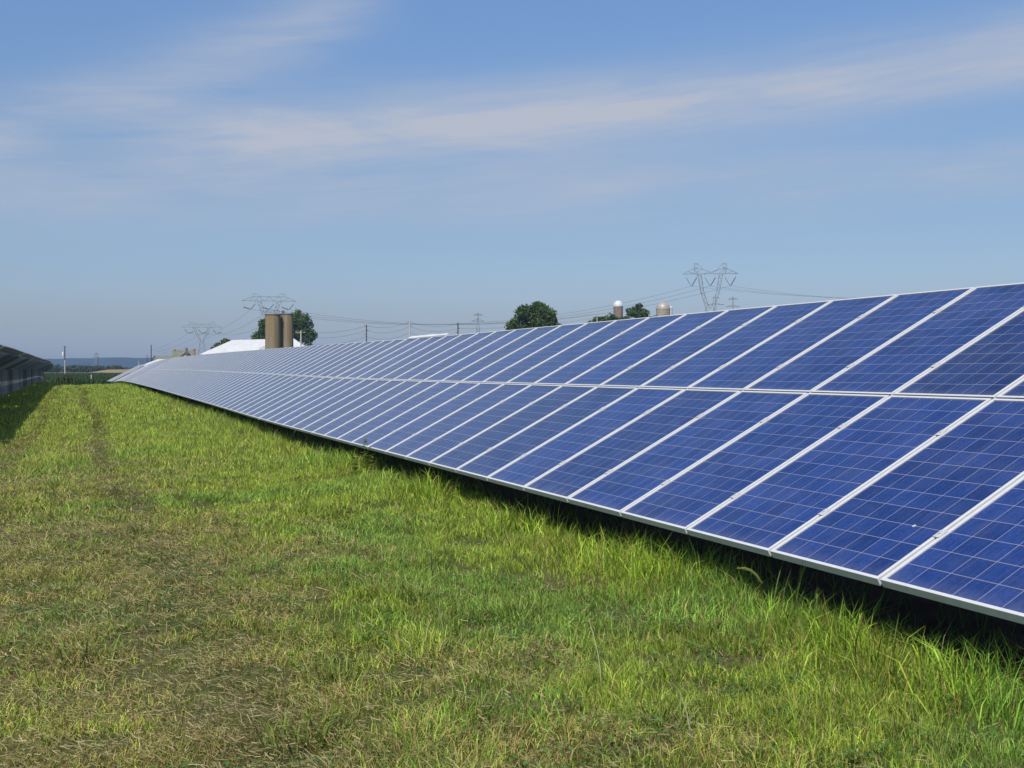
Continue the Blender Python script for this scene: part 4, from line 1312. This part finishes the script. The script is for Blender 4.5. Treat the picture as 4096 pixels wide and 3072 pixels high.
    for xv in (-0.70, 0.0, 0.70):
        bx = xv * ha + (0.3 if xv else 0)
        if style == 'flat':
            s1 = 1 if px > 900 else -1
            ends = ((bx - s1 * 3.4, -3.2, 0.26), (bx + s1 * 2.3, -1.6, 0.19)); bz = -4.3
        else:
            ends = ((bx - 2.5, -1.9, 0.12), (bx + 2.5, -1.9, 0.24)); bz = -6.0
        for ex_, ez_, tk in ends:
            ib = MB(); ib.bar((ex_, 0, za + ez_), (bx + (ex_ - bx) * 0.08, 0, za + bz + 0.15), tk, n=8); ib.build('insulator', m_insul, root)
            hw = MB(); hw.bar((ex_, 0, za + ez_), (ex_ + (ex_ - bx) * 0.06, 0, za), 0.05, n=3); hw.build('hanger', m_steel_far, root)
        HANG[px].append(M @ Vector((bx, 0, za + bz)))
    return root


pylon('lattice_pylon', 2840, 560, 1095.5, 1236, 13.4, 'tall gull armed lattice pylon at the right above the array', 'gull', rz=0.06)
pylon('lattice_pylon', 1077, 575, 1204, 1290, 13.4, 'flat armed lattice pylon rising behind the twin silos', 'flat')
pylon('lattice_pylon', 808, 785, 1309, 1364, 13.4, 'fainter flat armed pylon farther off, above the farmhouse', 'flat')


def mast(px, depth, y_top, arms, label):
    o, rt_, aw_ = frame_of(px, depth); gz = -1.5
    root = empty('lattice_mast', (o.x, o.y, gz), label, 'pylon', 'slim lattice masts', rz=math.atan2(rt_.y, rt_.x))
    h = at(px, y_top, depth).z - gz
    mb = MB()
    for sx_ in (-1, 1):
        for sy_ in (-1, 1):
            mb.bar((sx_ * 3, sy_ * 3, 0), (sx_ * 0.8, sy_ * 0.8, h * 0.75), 0.16); mb.bar((sx_ * 0.8, sy_ * 0.8, h * 0.75), (0, 0, h), 0.14)
    for a, b2 in (((-1, -1), (1, -1)), ((-1, 1), (1, 1)), ((-1, -1), (-1, 1)), ((1, -1), (1, 1))):
        truss(mb, (a[0] * 3, a[1] * 3, 0), (a[0] * .8, a[1] * .8, h * .75), (b2[0] * 3, b2[1] * 3, 0), (b2[0] * .8, b2[1] * .8, h * .75), 9, 0.1)
        truss(mb, (b2[0] * 3, b2[1] * 3, 0), (b2[0] * .8, b2[1] * .8, h * .75), (a[0] * 3, a[1] * 3, 0), (a[0] * .8, a[1] * .8, h * .75), 9, 0.1)
    mb.build('lattice_body', m_steel_far, root)
    for y_arm, half_px, rise_px in arms:
        z = at(px, y_arm, depth).z - gz; ha = px_m(half_px, depth); rs_ = px_m(rise_px, depth)
        ab = MB()
        for sy_ in (-0.6, 0.6):
            ab.bar((-ha, 0, z), (ha, 0, z), 0.15)
            ab.bar((-ha, 0, z), (0, sy_, z + rs_), 0.12); ab.bar((ha, 0, z), (0, sy_, z + rs_), 0.12)
        truss(ab, (-ha, 0, z), (0, 0, z), (-ha, 0, z), (0, 0, z + rs_), 4, 0.08); truss(ab, (ha, 0, z), (0, 0, z), (ha, 0, z), (0, 0, z + rs_), 4, 0.08)
        ab.build('cross_arm', m_steel_far, root)


mast(1912, 700, 1251, ((1261, 19, 8), (1285, 27, 10)), 'slim grey lattice mast left of the broad tree')
mast(2931, 750, 1186, ((1197, 20, 6), (1227.5, 29, 8)), 'slim lattice mast beside the tall gull armed pylon, mostly hidden by panels')
mast(2862, 900, 1187, ((1192, 16, 5), (1219, 36, 6)), 'faint lattice mast seen through the legs of the gull armed pylon')
mast(385, 1100, 1408, ((1418, 11, 4), (1430, 14, 5)), 'faint lattice mast above the woodland at the far left')


def wire(a, b, sag, r, label, group, n=26):
    a, b = Vector(a), Vector(b)
    pts = []
    for i in range(n + 1):
        u = i / n; p = a.lerp(b, u); p.z -= 4 * sag * u * (1 - u); pts.append(p - a)
    mb = MB(); mb.path(pts, r, n=3)
    o = mb.build('power_line', m_wire)
    o.location = a
    tag(o, label, 'power line', group)


hm, hr_, hl = HANG[1077], HANG[2840], HANG[808]
pos = ['left', 'middle', 'right']
for i in range(3):
    wire(hm[i], hr_[i], 12.6, 0.060, 'long sagging conductor from the %s insulators of the gull armed pylon towards the silos' % pos[i], 'conductors between pylons')
    wire(hl[i], hm[i], 5.0, 0.055, 'faint conductor joining the %s insulators of the two flat armed pylons' % pos[i], 'conductors between pylons')
    e = hl[i] + (hl[i] - hm[i]) * 0.9; e.z = -1 + 3 * i
    far_r = at(3560 + 40 * i, 1190 + 6 * i, 760)
    wire(hr_[i], far_r, 2.0, 0.05, 'faint conductor leaving the %s insulators of the gull armed pylon rightwards' % pos[i], 'conductors between pylons')
    far_l = at(600 + 25 * i, 1400 + 6 * i, 1100)
    wire(hl[i], far_l, 2.0, 0.06, 'faint conductor leaving the %s insulators of the farther flat armed pylon leftwards' % pos[i], 'conductors between pylons')
seq = [1204, 1466, 1639, 1832, 2388]
nm = {1204: 'cross armed pole', 1466: 'first dark pole', 1639: 'pale bare pole', 1832: 'second dark pole', 2388: 'grey pole stub'}
for a, b2 in zip(seq[:-1], seq[1:]):
    for k, (dz, sg, w_) in enumerate(((0.3, 0.9, 'top'), (1.5, 1.1, 'middle'), (3.1, 1.2, 'lowest'))):
        wire(POLES[a] - Vector((0, 0, dz)), POLES[b2] - Vector((0, 0, dz)), sg, 0.032, '%s wire strung from the %s to the %s' % (w_, nm[a], nm[b2]), 'wires on the pole line', 14)

# bright plate on the top edge of the array beside the joint
mb = MB()
d_ = 2 * ROWL - 0.02
for k, (ya, yb) in enumerate(((S0 - 2.0 * PITCHW + 0.02, S0 - 0.03), (S0 - 3.0 * PITCHW + 0.02, S0 - 2.0 * PITCHW - 0.02))):
    wd_ = 0.10 if k == 0 else 0.07
    M = Matrix(((0, CB, -SB, XB + d_ * CB), (-1, 0, 0, 0), (0, SB, CB, ZB + d_ * SB + float(ground(XB + 1.75, S0))), (0, 0, 0, 1)))
    mb.box((-yb, -0.01, 0.003), (-ya, wd_, 0.012), mat=M)
pl = mb.build('edge_plate', m_white_wall)
tag(pl, 'bright white strip lying along the top edge right of the first table joint', 'edge strip')

# ------------------------------------------------------------------ the air
mh = bpy.data.materials.new('haze_air'); mh.use_nodes = True
t = NT(mh.node_tree); t.n.clear()
o_ = t.new('ShaderNodeOutputMaterial'); pv = t.new('ShaderNodeVolumePrincipled')
pv.inputs['Color'].default_value = (0.32, 0.52, 0.95, 1)
pv.inputs['Density'].default_value = 0.00011
pv.inputs['Anisotropy'].default_value = 0.0
t.l.new(pv.outputs[0], o_.inputs['Volume'])
mb = MB(); mb.box((-3400, -350, -60), (3600, 4500, 110))
HAZE = True
if HAZE:
    tag(mb.build('haze', mh), kind='stuff')
print('panels', n_right, n_left, 'rest', len(rest))
